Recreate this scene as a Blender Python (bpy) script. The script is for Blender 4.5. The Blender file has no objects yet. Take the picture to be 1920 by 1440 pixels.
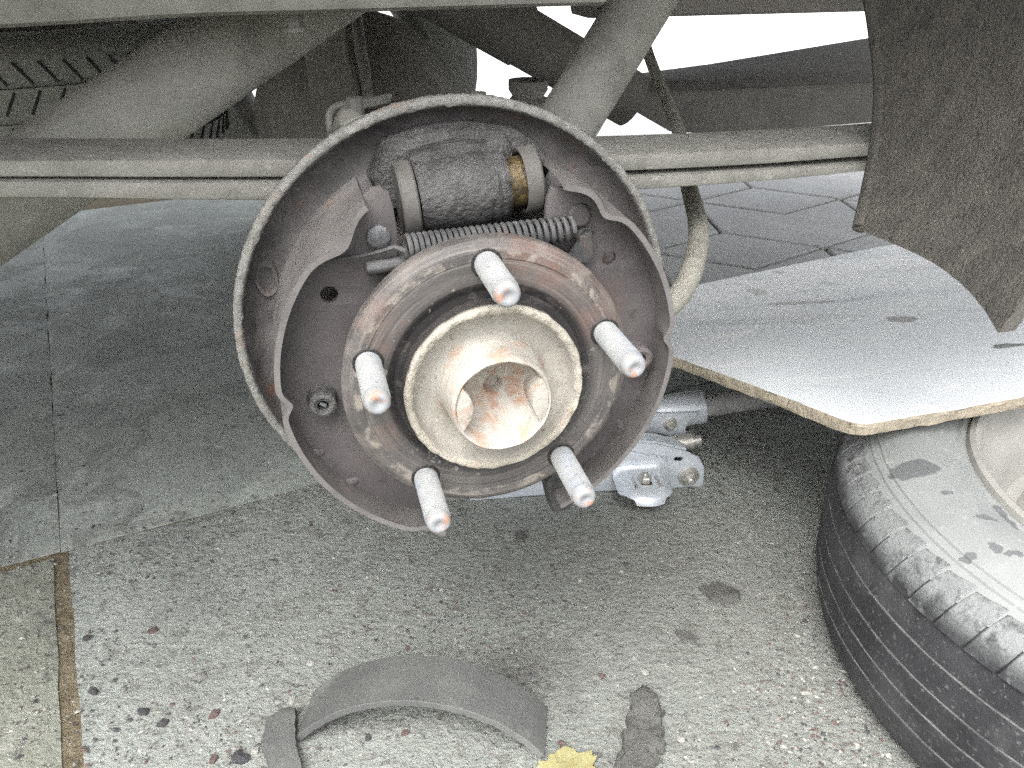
import bpy, bmesh, math, random
from mathutils import Vector, Matrix, noise

R = math.radians
random.seed(7)
SC = bpy.context.scene
COL = SC.collection

# ------------------------------------------------------------------ camera, sky, sun, exposure
CAM_H, PITCH, FPX = 0.58, R(28), 1600.0          # metres, tilt down, focal length in px of a 1920 px wide frame
cam_d = bpy.data.cameras.new('camera')
cam_d.sensor_width = 36.0
cam_d.lens = FPX / 1920 * 36.0
cam_d.clip_start = 0.02
cam_d.clip_end = 600
cam = bpy.data.objects.new('camera', cam_d)
COL.objects.link(cam)
cam.location = (0, 0, CAM_H)
cam.rotation_euler = (R(90) - PITCH, 0, 0)
SC.camera = cam

SUN_EL, SUN_AZ = R(57), R(200)                    # behind the camera, high
world = bpy.data.worlds.new('World')
SC.world = world
world.use_nodes = True
wn = world.node_tree
wn.nodes.clear()
sky = wn.nodes.new('ShaderNodeTexSky')
sky.sky_type = 'NISHITA'
sky.sun_disc = False
sky.sun_elevation = SUN_EL
sky.sun_rotation = SUN_AZ
sky.air_density = 1.0
sky.dust_density = 6.0
sky.ozone_density = 1.0
hs = wn.nodes.new('ShaderNodeHueSaturation')
hs.inputs['Saturation'].default_value = 0.2      # overcast: nearly colourless
bg = wn.nodes.new('ShaderNodeBackground')
bg.inputs['Strength'].default_value = 0.15
wo = wn.nodes.new('ShaderNodeOutputWorld')
wn.links.new(sky.outputs[0], hs.inputs['Color'])
wn.links.new(hs.outputs[0], bg.inputs['Color'])
wn.links.new(bg.outputs[0], wo.inputs['Surface'])

sun_d = bpy.data.lights.new('sun', 'SUN')
sun_d.energy = 1.0
sun_d.angle = R(55)
sun_d.color = (1.0, 0.98, 0.94)
sun = bpy.data.objects.new('sun', sun_d)
COL.objects.link(sun)
sdir = Vector((math.sin(SUN_AZ) * math.cos(SUN_EL), math.cos(SUN_AZ) * math.cos(SUN_EL), math.sin(SUN_EL)))
sun.rotation_euler = sdir.to_track_quat('Z', 'Y').to_euler()

SC.render.engine = 'CYCLES'
SC.cycles.use_denoising = False
SC.cycles.max_bounces = 5
SC.cycles.diffuse_bounces = 4
SC.cycles.glossy_bounces = 2
SC.cycles.use_adaptive_sampling = True
SC.cycles.adaptive_threshold = 0.04
SC.view_settings.view_transform = 'Standard'
SC.view_settings.look = 'None'
SC.view_settings.gamma = 1
SC.view_settings.use_curve_mapping = False
SC.view_settings.exposure = 1.62

# ------------------------------------------------------------------ frames
CAMP = Vector((0, 0, CAM_H))
YAW = R(14.3)                                     # the vehicle stands turned by this much
HUB = Vector((-0.0324, 0.5017, 0.3582))           # hub axis in the plane of the backing-plate rim
UX = Vector((math.cos(YAW), math.sin(YAW), 0))    # along the vehicle
UY = Vector((-math.sin(YAW), math.cos(YAW), 0))   # along the axle, away from the camera


def ray(px, py):
    a, b = (px - 960) / FPX, (720 - py) / FPX
    return Vector((a, math.cos(PITCH) + b * math.sin(PITCH), b * math.cos(PITCH) - math.sin(PITCH)))


def on_level(px, py, z=0.0):
    r = ray(px, py)
    return CAMP + r * ((z - CAM_H) / r.z)


def to_vehicle(p):
    d = p - HUB
    return Vector((d.dot(UX), d.dot(UY), d.z))


def hubp(px, py, s):
    """point in the hub frame (x along vehicle, y inwards, z up) on the upright plane s metres outboard of the plate"""
    r = ray(px, py)
    t = ((HUB - UY * s - CAMP).dot(UY)) / r.dot(UY)
    return to_vehicle(CAMP + r * t)


def on_upright(px, py, p0, ang):
    n = Vector((-math.sin(ang), math.cos(ang), 0))
    r = ray(px, py)
    return CAMP + r * ((p0 - CAMP).dot(n) / r.dot(n))


# ------------------------------------------------------------------ materials
def rgb(c):
    return (c[0], c[1], c[2], 1)


def mat(name, c1, c2, scale=20, rough=0.7, metal=0.0, bump=0.3, bscale=None, layers=(), bdist=0.002, spec=0.5, contrast=(0.35, 0.65), stretch=None, world=False):
    """two noise-mixed colours, then layers: dicts with kind noise|spot|radial|axial|up and colour"""
    m = bpy.data.materials.new(name)
    m.use_nodes = True
    nt = m.node_tree
    N, Lk = nt.nodes, nt.links
    bs = N['Principled BSDF']
    tc = N.new('ShaderNodeTexCoord')
    vec = tc.outputs['Object']
    if world:
        vec = N.new('ShaderNodeNewGeometry').outputs['Position']
    if stretch:
        mp = N.new('ShaderNodeMapping')
        mp.inputs['Scale'].default_value = stretch
        Lk.new(vec, mp.inputs['Vector'])
        svec = mp.outputs[0]
    else:
        svec = vec

    def noise_n(sc, det=4, rg=0.6, dist=0.0, v=None):
        n = N.new('ShaderNodeTexNoise')
        n.inputs['Scale'].default_value = sc
        n.inputs['Detail'].default_value = det
        n.inputs['Roughness'].default_value = rg
        n.inputs['Distortion'].default_value = dist
        Lk.new(v or svec, n.inputs['Vector'])
        return n

    def rng(sock, lo, hi, a=0.0, b=1.0):
        q = N.new('ShaderNodeMapRange')
        q.inputs['From Min'].default_value = lo
        q.inputs['From Max'].default_value = hi
        q.inputs['To Min'].default_value = a
        q.inputs['To Max'].default_value = b
        Lk.new(sock, q.inputs['Value'])
        return q.outputs[0]

    def mul(a, b):
        q = N.new('ShaderNodeMath')
        q.operation = 'MULTIPLY'
        for i, s in enumerate((a, b)):
            if isinstance(s, (int, float)):
                q.inputs[i].default_value = s
            else:
                Lk.new(s, q.inputs[i])
        return q.outputs[0]

    def mix(f, a, b):
        q = N.new('ShaderNodeMix')
        q.data_type = 'RGBA'
        Lk.new(f, q.inputs['Factor'])
        for i, s in ((6, a), (7, b)):
            if isinstance(s, tuple):
                q.inputs[i].default_value = rgb(s)
            else:
                Lk.new(s, q.inputs[i])
        return q.outputs[2]

    base = noise_n(scale)
    col = mix(rng(base.outputs['Fac'], *contrast), tuple(c1), tuple(c2))
    rsock = rng(base.outputs['Fac'], 0.3, 0.7, rough - 0.08, min(1, rough + 0.08))
    for L in layers:
        k = L['kind']
        if k == 'noise':
            f = rng(noise_n(L['scale'], 4, 0.65, L.get('dist', 0.3), v=(svec if L.get('st', 1) else vec)).outputs['Fac'], L['lo'], L['hi'])
        elif k == 'spot':
            v = N.new('ShaderNodeTexVoronoi')
            v.inputs['Scale'].default_value = L['scale']
            d = noise_n(L['scale'] * 2.5, 3)
            mm = N.new('ShaderNodeMix')
            mm.data_type = 'VECTOR'
            mm.inputs['Factor'].default_value = L.get('warp', 0.04)
            Lk.new(svec, mm.inputs[4])
            Lk.new(d.outputs['Color'], mm.inputs[5])
            Lk.new(mm.outputs[1], v.inputs['Vector'])
            f = rng(v.outputs['Distance'], L['hi'], L['lo'])
            if 'keep' in L:      # only some of the cells
                sp = N.new('ShaderNodeSeparateColor')
                Lk.new(v.outputs['Color'], sp.inputs[0])
                f = mul(f, rng(sp.outputs[0], L['keep'], L['keep'] + 0.01))
        elif k in ('radial', 'axial'):
            sx = N.new('ShaderNodeSeparateXYZ')
            Lk.new(vec, sx.inputs[0])
            if k == 'radial':
                cb = N.new('ShaderNodeCombineXYZ')
                a, b = L.get('plane', 'XZ')
                Lk.new(sx.outputs[a], cb.inputs[0])
                Lk.new(sx.outputs[b], cb.inputs[1])
                vl = N.new('ShaderNodeVectorMath')
                vl.operation = 'LENGTH'
                Lk.new(cb.outputs[0], vl.inputs[0])
                s = vl.outputs['Value']
            else:
                s = sx.outputs[L.get('axis', 'Y')]
            r0, r1, r2, r3 = L['band']
            f = mul(rng(s, r0, r1), rng(s, r2, r3, 1, 0))
            if 'scale' in L:
                f = mul(f, rng(noise_n(L['scale'], 4, 0.7, 0.4, v=vec).outputs['Fac'], L['lo'], L['hi']))
        elif k == 'blob':
            wv = N.new('ShaderNodeVectorMath')
            wv.operation = 'MULTIPLY_ADD'
            wv.inputs[1].default_value = (L['warp'],) * 3
            wv.inputs[2].default_value = tuple(-q for q in L['at'])
            Lk.new(noise_n(L['nscale'], 3, 0.6, v=vec).outputs['Color'], wv.inputs[0])
            ad = N.new('ShaderNodeVectorMath')
            ad.operation = 'ADD'
            Lk.new(vec, ad.inputs[0])
            Lk.new(wv.outputs[0], ad.inputs[1])
            sc_ = N.new('ShaderNodeVectorMath')
            sc_.operation = 'MULTIPLY'
            sc_.inputs[1].default_value = L['inv']
            Lk.new(ad.outputs[0], sc_.inputs[0])
            vl = N.new('ShaderNodeVectorMath')
            vl.operation = 'LENGTH'
            Lk.new(sc_.outputs[0], vl.inputs[0])
            f = rng(vl.outputs['Value'], 1.0, L.get('soft', 0.9))
        elif k == 'thread':
            sx = N.new('ShaderNodeSeparateXYZ')
            Lk.new(vec, sx.inputs[0])
            ma = N.new('ShaderNodeMath')
            ma.operation = 'MULTIPLY_ADD'
            ma.inputs[1].default_value = 2 * math.pi / L['pitch']
            ma.inputs[2].default_value = L['phase']
            Lk.new(sx.outputs['Y'], ma.inputs[0])
            co = N.new('ShaderNodeMath')
            co.operation = 'COSINE'
            Lk.new(ma.outputs[0], co.inputs[0])
            f = mul(rng(co.outputs[0], 0.2, 0.8), rng(sx.outputs['Y'], L['end'], L['end'] + 0.0004))
            f = mul(f, rng(noise_n(60, 3, 0.6, v=vec).outputs['Fac'], 0.35, 0.6, 0.25, 1.0))
        elif k == 'rings':
            sx = N.new('ShaderNodeSeparateXYZ')
            Lk.new(vec, sx.inputs[0])
            cb = N.new('ShaderNodeCombineXYZ')
            Lk.new(sx.outputs['X'], cb.inputs[0])
            Lk.new(sx.outputs['Z'], cb.inputs[1])
            vl = N.new('ShaderNodeVectorMath')
            vl.operation = 'LENGTH'
            Lk.new(cb.outputs[0], vl.inputs[0])
            c2_ = N.new('ShaderNodeCombineXYZ')
            Lk.new(vl.outputs['Value'], c2_.inputs[0])
            am = N.new('ShaderNodeVectorMath')
            am.operation = 'MULTIPLY_ADD'
            am.inputs[1].default_value = (0.03, 0.03, 0.03)
            Lk.new(vec, am.inputs[0])
            Lk.new(c2_.outputs[0], am.inputs[2])
            f = rng(noise_n(L['scale'], 3, 0.7, 0.0, v=am.outputs[0]).outputs['Fac'], L['lo'], L['hi'])
        elif k == 'up':
            g = N.new('ShaderNodeNewGeometry')
            sx = N.new('ShaderNodeSeparateXYZ')
            Lk.new(g.outputs['Normal'], sx.inputs[0])
            f = rng(sx.outputs['Z'], L['lo'], L['hi'])
            f = mul(f, rng(noise_n(L.get('scale', 40), 8, 0.7).outputs['Fac'], 0.25, 0.6))
        f = mul(f, L.get('amt', 1.0))
        col = mix(f, col, tuple(L['col']))
        if 'rough' in L:
            q = N.new('ShaderNodeMix')
            Lk.new(f, q.inputs['Factor'])
            Lk.new(rsock, q.inputs[2])
            q.inputs[3].default_value = L['rough']
            rsock = q.outputs[0]
    Lk.new(col, bs.inputs['Base Color'])
    Lk.new(rsock, bs.inputs['Roughness'])
    bs.inputs['Metallic'].default_value = metal
    bs.inputs['Specular IOR Level'].default_value = spec
    if bump:
        b = N.new('ShaderNodeBump')
        b.inputs['Strength'].default_value = bump
        b.inputs['Distance'].default_value = bdist
        Lk.new(noise_n(bscale or scale * 4, 4, 0.7).outputs['Fac'], b.inputs['Height'])
        Lk.new(b.outputs[0], bs.inputs['Normal'])
    return m


RUST = (0.30, 0.10, 0.045)
DUST = (0.36, 0.355, 0.32)
M = {}
M['plate'] = mat('backing_plate_steel', (0.075, 0.07, 0.07), (0.15, 0.14, 0.138), 35, 0.8, 0, 0.5, 260, bdist=0.0015, layers=[
    dict(kind='noise', scale=24, lo=0.58, hi=0.72, col=(0.2, 0.095, 0.06), amt=0.75),
    dict(kind='noise', scale=60, lo=0.6, hi=0.75, col=(0.03, 0.03, 0.032), amt=0.7),
    dict(kind='noise', scale=12, lo=0.55, hi=0.7, col=(0.22, 0.22, 0.225), amt=0.5)])
M['rim'] = mat('dusty_rim', (0.235, 0.233, 0.22), (0.155, 0.152, 0.142), 130, 0.95, 0, 0.9, 420, bdist=0.002, layers=[
    dict(kind='noise', scale=70, lo=0.6, hi=0.7, col=(0.27, 0.17, 0.12), amt=0.5),
    dict(kind='noise', scale=200, lo=0.6, hi=0.7, col=(0.14, 0.13, 0.12), amt=0.5)])
M['web'] = mat('shoe_web', (0.068, 0.061, 0.062), (0.10, 0.09, 0.091), 26, 0.75, 0, 0.4, 500, bdist=0.0008, layers=[
    dict(kind='noise', scale=18, lo=0.58, hi=0.75, col=(0.13, 0.075, 0.06), amt=0.5),
    dict(kind='noise', scale=90, lo=0.62, hi=0.75, col=(0.03, 0.026, 0.028), amt=0.6)])
M['shoe'] = mat('shoe_table', (0.078, 0.072, 0.070), (0.118, 0.11, 0.107), 30, 0.8, 0, 0.4, 420, bdist=0.001, layers=[
    dict(kind='noise', scale=28, lo=0.62, hi=0.7, col=(0.22, 0.13, 0.09), amt=0.5),
    dict(kind='noise', scale=14, lo=0.55, hi=0.75, col=(0.155, 0.154, 0.156), amt=0.6)])
M['edge'] = mat('shoe_edge', (0.14, 0.132, 0.128), (0.10, 0.093, 0.091), 60, 0.8, 0, 0.3, 500)
M['cyl'] = mat('oily_cast_iron', (0.036, 0.035, 0.035), (0.082, 0.081, 0.08), 55, 0.62, 0, 1.0, 190, bdist=0.004, layers=[
    dict(kind='noise', scale=40, lo=0.6, hi=0.72, col=(0.14, 0.138, 0.136), amt=0.5),
    dict(kind='noise', scale=90, lo=0.58, hi=0.72, col=(0.016, 0.016, 0.018), amt=0.75)])
M['rubber_boot'] = mat('boot_rubber', (0.072, 0.068, 0.064), (0.105, 0.10, 0.094), 60, 0.8, 0, 0.2, 300)
M['brass'] = mat('corroded_brass', (0.16, 0.118, 0.05), (0.045, 0.034, 0.02), 130, 0.5, 0.4, 0.5, 300, layers=[
    dict(kind='noise', scale=160, lo=0.55, hi=0.65, col=(0.03, 0.025, 0.02))])
M['spring'] = mat('spring_steel', (0.055, 0.055, 0.056), (0.095, 0.095, 0.096), 90, 0.65, 0.2, 0.5, 400, bdist=0.0006, layers=[
    dict(kind='noise', scale=120, lo=0.62, hi=0.7, col=(0.27, 0.27, 0.275), amt=0.7),
    dict(kind='noise', scale=60, lo=0.6, hi=0.7, col=(0.14, 0.075, 0.05), amt=0.6)])
M['bolt'] = mat('zinc_rivet', (0.19, 0.196, 0.205), (0.11, 0.112, 0.118), 150, 0.55, 0.3, 0.5, 400)
M['flange'] = mat('hub_flange_steel', (0.062, 0.058, 0.056), (0.105, 0.096, 0.092), 30, 0.68, 0, 0.45, 160, bdist=0.0012, layers=[
    dict(kind='noise', scale=13, lo=0.53, hi=0.68, col=(0.155, 0.088, 0.068), amt=0.65),
    dict(kind='noise', scale=26, lo=0.56, hi=0.68, col=(0.05, 0.046, 0.046), amt=0.8),
    dict(kind='rings', scale=650, lo=0.5, hi=0.7, col=(0.19, 0.175, 0.165), amt=0.55),
    dict(kind='rings', scale=420, lo=0.5, hi=0.66, col=(0.04, 0.037, 0.036), amt=0.5),
    dict(kind='radial', band=(0.0700, 0.0715, 0.0750, 0.0765), scale=70, lo=0.49, hi=0.60, col=(0.27, 0.24, 0.21), amt=0.7),
    dict(kind='radial', band=(0.0, 0.001, 0.0565, 0.0615), scale=60, lo=0.30, hi=0.45, col=(0.022, 0.021, 0.022), amt=0.9, rough=0.4),
    dict(kind='radial', band=(0.0745, 0.0775, 0.09, 0.1), scale=60, lo=0.45, hi=0.62, col=(0.17, 0.15, 0.135), amt=0.6),
    dict(kind='radial', band=(0.053, 0.055, 0.060, 0.063), scale=120, lo=0.60, hi=0.66, col=(0.30, 0.29, 0.27), amt=0.7)])
M['hub'] = mat('limescale_hub', (0.385, 0.367, 0.33), (0.315, 0.30, 0.27), 45, 0.85, 0, 0.5, 130, bdist=0.002, layers=[
    dict(kind='noise', scale=22, lo=0.58, hi=0.7, col=(0.43, 0.40, 0.35), amt=0.6),
    dict(kind='radial', band=(0.0, 0.001, 0.028, 0.034), scale=60, lo=0.51, hi=0.62, col=(0.36, 0.20, 0.125), amt=0.6),
    dict(kind='radial', band=(0.0, 0.001, 0.012, 0.021), scale=85, lo=0.49, hi=0.60, col=(0.27, 0.13, 0.08), amt=0.7),
    dict(kind='noise', scale=48, lo=0.68, hi=0.73, col=(0.34, 0.16, 0.09), amt=0.7),
    dict(kind='noise', scale=150, lo=0.62, hi=0.70, col=(0.14, 0.11, 0.085), amt=0.7),
    dict(kind='noise', scale=34, lo=0.52, hi=0.66, col=(0.27, 0.245, 0.205), amt=0.5)])
M['lip'] = mat('hub_lip_scale', (0.36, 0.335, 0.285), (0.27, 0.25, 0.208), 80, 0.9, 0, 0.9, 200, bdist=0.0025, layers=[
    dict(kind='noise', scale=60, lo=0.62, hi=0.7, col=(0.34, 0.20, 0.11), amt=0.7),
    dict(kind='axial', band=(-0.2, -0.19, -0.0935, -0.0905), scale=60, lo=0.2, hi=0.4, col=(0.36, 0.335, 0.285), amt=0.5),
    dict(kind='axial', band=(-0.0945, -0.0915, 0.0, 0.1), scale=60, lo=0.05, hi=0.25, col=(0.028, 0.025, 0.023), amt=1.0)])
M['stud'] = mat('white_crusted_stud', (0.27, 0.277, 0.272), (0.215, 0.222, 0.228), 90, 0.7, 0, 0.35, 300, bdist=0.0008, layers=[
    dict(kind='thread', pitch=0.0017, phase=2 * math.pi * 0.0018 / 0.0017, end=-0.0392, col=(0.07, 0.072, 0.076), amt=0.85),
    dict(kind='noise', scale=70, lo=0.54, hi=0.62, col=(0.24, 0.26, 0.30), amt=0.7),
    dict(kind='noise', scale=180, lo=0.64, hi=0.7, col=(0.09, 0.09, 0.1), amt=0.8),
    dict(kind='axial', band=(-0.2, -0.19, -0.0450, -0.0415), scale=110, lo=0.52, hi=0.60, col=(0.33, 0.16, 0.10), amt=0.7)])
M['vehicle'] = mat('dusty_underbody', (0.285, 0.28, 0.254), (0.36, 0.355, 0.325), 30, 0.9, 0, 0.4, 240, bdist=0.0015, layers=[
    dict(kind='noise', scale=90, lo=0.6, hi=0.75, col=(0.36, 0.355, 0.325), amt=0.4),
    dict(kind='noise', scale=14, lo=0.56, hi=0.72, col=(0.12, 0.115, 0.10), amt=0.5)])
M['leaf'] = mat('dusty_leaf_spring', (0.205, 0.202, 0.183), (0.265, 0.261, 0.238), 45, 0.92, 0, 0.6, 260, bdist=0.002, layers=[
    dict(kind='noise', scale=110, lo=0.58, hi=0.72, col=(0.42, 0.415, 0.385), amt=0.55),
    dict(kind='noise', scale=60, lo=0.66, hi=0.74, col=(0.20, 0.19, 0.17), amt=0.6)])
M['dark'] = mat('dark_underbody', (0.16, 0.155, 0.145), (0.22, 0.213, 0.20), 20, 0.9, 0, 0.4, 160)
M['grimy'] = mat('grimy_tank_paint', (0.16, 0.15, 0.138), (0.21, 0.198, 0.182), 16, 0.75, 0, 0.2, 160, layers=[
    dict(kind='noise', scale=40, lo=0.6, hi=0.75, col=(0.22, 0.21, 0.19), amt=0.4)])
M['paint'] = mat('body_paint', (0.42, 0.43, 0.42), (0.38, 0.39, 0.38), 8, 0.45, 0, 0.0)
M['flap'] = mat('gritty_mud_flap', (0.052, 0.049, 0.044), (0.08, 0.075, 0.066), 70, 0.85, 0, 1.0, 330, bdist=0.003, stretch=(1, 1, 0.7), layers=[
    dict(kind='noise', scale=320, lo=0.6, hi=0.68, col=(0.16, 0.15, 0.135), amt=0.45),
    dict(kind='noise', scale=130, lo=0.6, hi=0.7, col=(0.02, 0.018, 0.016), amt=0.7)])
M['hose'] = mat('braided_hose', (0.235, 0.225, 0.195), (0.32, 0.31, 0.27), 120, 0.9, 0, 0.8, 700, bdist=0.0012)
M['tread'] = mat('worn_tread_rubber', (0.016, 0.016, 0.019), (0.034, 0.034, 0.038), 22, 0.75, 0, 0.5, 240, bdist=0.0015, layers=[
    dict(kind='noise', scale=14, lo=0.50, hi=0.72, col=(0.12, 0.123, 0.12), amt=0.35),
    dict(kind='noise', scale=260, lo=0.58, hi=0.68, col=(0.2, 0.205, 0.2), amt=0.45)])
M['groove'] = mat('dusty_groove', (0.17, 0.175, 0.17), (0.11, 0.113, 0.11), 80, 0.95, 0, 0.4, 300, layers=[
    dict(kind='noise', scale=18, lo=0.5, hi=0.62, col=(0.06, 0.06, 0.062), amt=0.7)])
M['wall'] = mat('dusty_sidewall', (0.25, 0.262, 0.256), (0.21, 0.222, 0.218), 18, 0.85, 0, 0.25, 400, bdist=0.0008, layers=[
    dict(kind='noise', scale=9, lo=0.5, hi=0.7, col=(0.19, 0.20, 0.20), amt=0.5),
    dict(kind='blob', at=(-0.2551, 0.0258, 0.199), warp=0.012, nscale=110, inv=(47.6, 80.0, 16.7), col=(0.10, 0.106, 0.11), amt=0.85),
    dict(kind='blob', at=(-0.2451, -0.0098, 0.199), warp=0.012, nscale=110, inv=(200.0, 333.3, 16.7), col=(0.10, 0.106, 0.11), amt=0.85),
    dict(kind='blob', at=(-0.2059, -0.0182, 0.199), warp=0.012, nscale=110, inv=(200.0, 100.0, 16.7), col=(0.10, 0.106, 0.11), amt=0.85),
    dict(kind='blob', at=(-0.2063, -0.0331, 0.199), warp=0.012, nscale=110, inv=(200.0, 90.9, 16.7), col=(0.10, 0.106, 0.11), amt=0.85),
    dict(kind='blob', at=(-0.2288, -0.0397, 0.199), warp=0.012, nscale=110, inv=(111.1, 250.0, 16.7), col=(0.10, 0.106, 0.11), amt=0.85),
    dict(kind='blob', at=(-0.2591, -0.0786, 0.199), warp=0.012, nscale=110, inv=(200.0, 200.0, 16.7), col=(0.10, 0.106, 0.11), amt=0.85),
    dict(kind='blob', at=(-0.2396, -0.0757, 0.199), warp=0.012, nscale=110, inv=(200.0, 166.7, 16.7), col=(0.10, 0.106, 0.11), amt=0.85),
    dict(kind='blob', at=(-0.2304, -0.0827, 0.199), warp=0.012, nscale=110, inv=(166.7, 250.0, 16.7), col=(0.10, 0.106, 0.11), amt=0.85),
    dict(kind='blob', at=(-0.2668, -0.1172, 0.199), warp=0.012, nscale=110, inv=(200.0, 250.0, 16.7), col=(0.10, 0.106, 0.11), amt=0.85),
    dict(kind='noise', scale=120, lo=0.62, hi=0.72, col=(0.50, 0.51, 0.50), amt=0.4)])
M['block'] = mat('chalky_tread_block', (0.018, 0.018, 0.021), (0.05, 0.052, 0.055), 45, 0.85, 0, 0.6, 260, world=True, layers=[
    dict(kind='axial', axis='Z', band=(0.150, 0.164, 0.3, 0.31), scale=55, lo=0.30, hi=0.50, col=(0.21, 0.22, 0.22), amt=0.9),
    dict(kind='noise', scale=38, lo=0.56, hi=0.62, col=(0.18, 0.19, 0.193), amt=0.5),
    dict(kind='noise', scale=110, lo=0.57, hi=0.66, col=(0.06, 0.063, 0.066), amt=0.6)])
M['spare'] = mat('spare_tread_rubber', (0.27, 0.272, 0.255), (0.34, 0.342, 0.32), 20, 0.9, 0, 0.4, 200)
M['steel_rim'] = mat('dusty_steel_rim', (0.31, 0.305, 0.284), (0.255, 0.25, 0.232), 20, 0.7, 0, 0.2, 200, layers=[
    dict(kind='noise', scale=50, lo=0.6, hi=0.72, col=(0.29, 0.285, 0.26), amt=0.6)])
M['valve'] = mat('valve_rubber', (0.13, 0.13, 0.125), (0.19, 0.19, 0.18), 60, 0.7, 0, 0.1)
M['laminate'] = mat('white_laminate', (0.75, 0.79, 0.81), (0.69, 0.73, 0.752), 5, 0.24, 0, 0.12, 60, bdist=0.001, stretch=(0.35, 1, 1), layers=[
    dict(kind='noise', scale=16, lo=0.56, hi=0.7, col=(0.50, 0.51, 0.51), amt=0.5, rough=0.55, dist=0.8),
    dict(kind='noise', scale=26, lo=0.57, hi=0.66, col=(0.86, 0.87, 0.87), amt=0.8),  # bright streaks imitate gloss highlights, put into the colour
    dict(kind='blob', at=(0.3605, 1.1549, 0.1272), warp=0.014, nscale=90, inv=(76.9, 35.7, 20.0), col=(0.13, 0.115, 0.10), amt=0.85),
    dict(kind='blob', at=(0.4776, 0.9547, 0.1722), warp=0.014, nscale=90, inv=(52.6, 55.6, 20.0), col=(0.13, 0.115, 0.10), amt=0.85),
    dict(kind='blob', at=(0.434, 1.2978, 0.1038), warp=0.014, nscale=90, inv=(100.0, 62.5, 20.0), col=(0.13, 0.115, 0.10), amt=0.85),
    dict(kind='blob', at=(0.3934, 1.0689, 0.1455), warp=0.014, nscale=90, inv=(20.0, 111.1, 20.0), col=(0.13, 0.115, 0.10), amt=0.85),
    dict(kind='noise', scale=170, lo=0.70, hi=0.74, col=(0.2, 0.19, 0.17), amt=0.7)])
M['ply'] = mat('raw_board_edge', (0.42, 0.37, 0.29), (0.33, 0.29, 0.225), 60, 0.9, 0, 1.0, 130, bdist=0.004, stretch=(1, 1, 0.5), layers=[
    dict(kind='noise', scale=40, lo=0.6, hi=0.72, col=(0.52, 0.44, 0.32), amt=0.6),
    dict(kind='noise', scale=130, lo=0.63, hi=0.7, col=(0.16, 0.12, 0.085), amt=0.7)])
M['jack'] = mat('silver_jack_paint', (0.56, 0.60, 0.645), (0.50, 0.54, 0.585), 12, 0.36, 0.3, 0.15, 500, bdist=0.0004, layers=[
    dict(kind='noise', scale=120, lo=0.68, hi=0.73, col=(0.09, 0.085, 0.08), amt=0.8, rough=0.8),
    dict(kind='noise', scale=16, lo=0.58, hi=0.74, col=(0.26, 0.24, 0.21), amt=0.5, rough=0.8)])
M['zinc'] = mat('zinc_bolt', (0.48, 0.475, 0.45), (0.36, 0.35, 0.32), 90, 0.4, 0.6, 0.2, 300, layers=[
    dict(kind='noise', scale=130, lo=0.62, hi=0.7, col=(0.24, 0.17, 0.10), amt=0.6)])
M['handle'] = mat('worn_steel_handle', (0.33, 0.33, 0.33), (0.42, 0.42, 0.42), 40, 0.35, 0.0, 0.2, 200, layers=[
    dict(kind='noise', scale=60, lo=0.55, hi=0.7, col=(0.2, 0.2, 0.2), amt=0.5)])
M['lining'] = mat('brake_lining', (0.08, 0.083, 0.08), (0.115, 0.117, 0.113), 14, 0.8, 0, 0.5, 300, bdist=0.0012, layers=[
    dict(kind='noise', scale=9, lo=0.52, hi=0.68, col=(0.18, 0.182, 0.176), amt=0.6),
    dict(kind='noise', scale=7, lo=0.57, hi=0.68, col=(0.062, 0.065, 0.063), amt=0.6),
    dict(kind='noise', scale=160, lo=0.64, hi=0.7, col=(0.035, 0.035, 0.034), amt=0.6)])
M['clod'] = mat('dark_mud', (0.07, 0.07, 0.064), (0.105, 0.105, 0.097), 40, 0.95, 0, 1.0, 140, bdist=0.004, layers=[
    dict(kind='noise', scale=120, lo=0.6, hi=0.7, col=(0.06, 0.06, 0.056), amt=0.7)])
M['yellow'] = mat('yellow_leaf', (0.29, 0.272, 0.135), (0.22, 0.20, 0.09), 90, 0.6, 0, 0.6, 150, layers=[
    dict(kind='noise', scale=45, lo=0.55, hi=0.65, col=(0.36, 0.35, 0.22), amt=0.7),
    dict(kind='noise', scale=90, lo=0.6, hi=0.68, col=(0.30, 0.17, 0.05), amt=0.7)])
for nm, a, b in (('chip_dark', (0.042, 0.041, 0.044), (0.072, 0.07, 0.074)), ('chip_red', (0.088, 0.062, 0.056), (0.125, 0.088, 0.08)),
                 ('chip_grey', (0.15, 0.15, 0.138), (0.21, 0.21, 0.192)), ('chip_pale', (0.27, 0.266, 0.243), (0.35, 0.345, 0.318))):
    M[nm] = mat(nm, a, b, 60, 0.9, 0, 0.5, 300)

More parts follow.
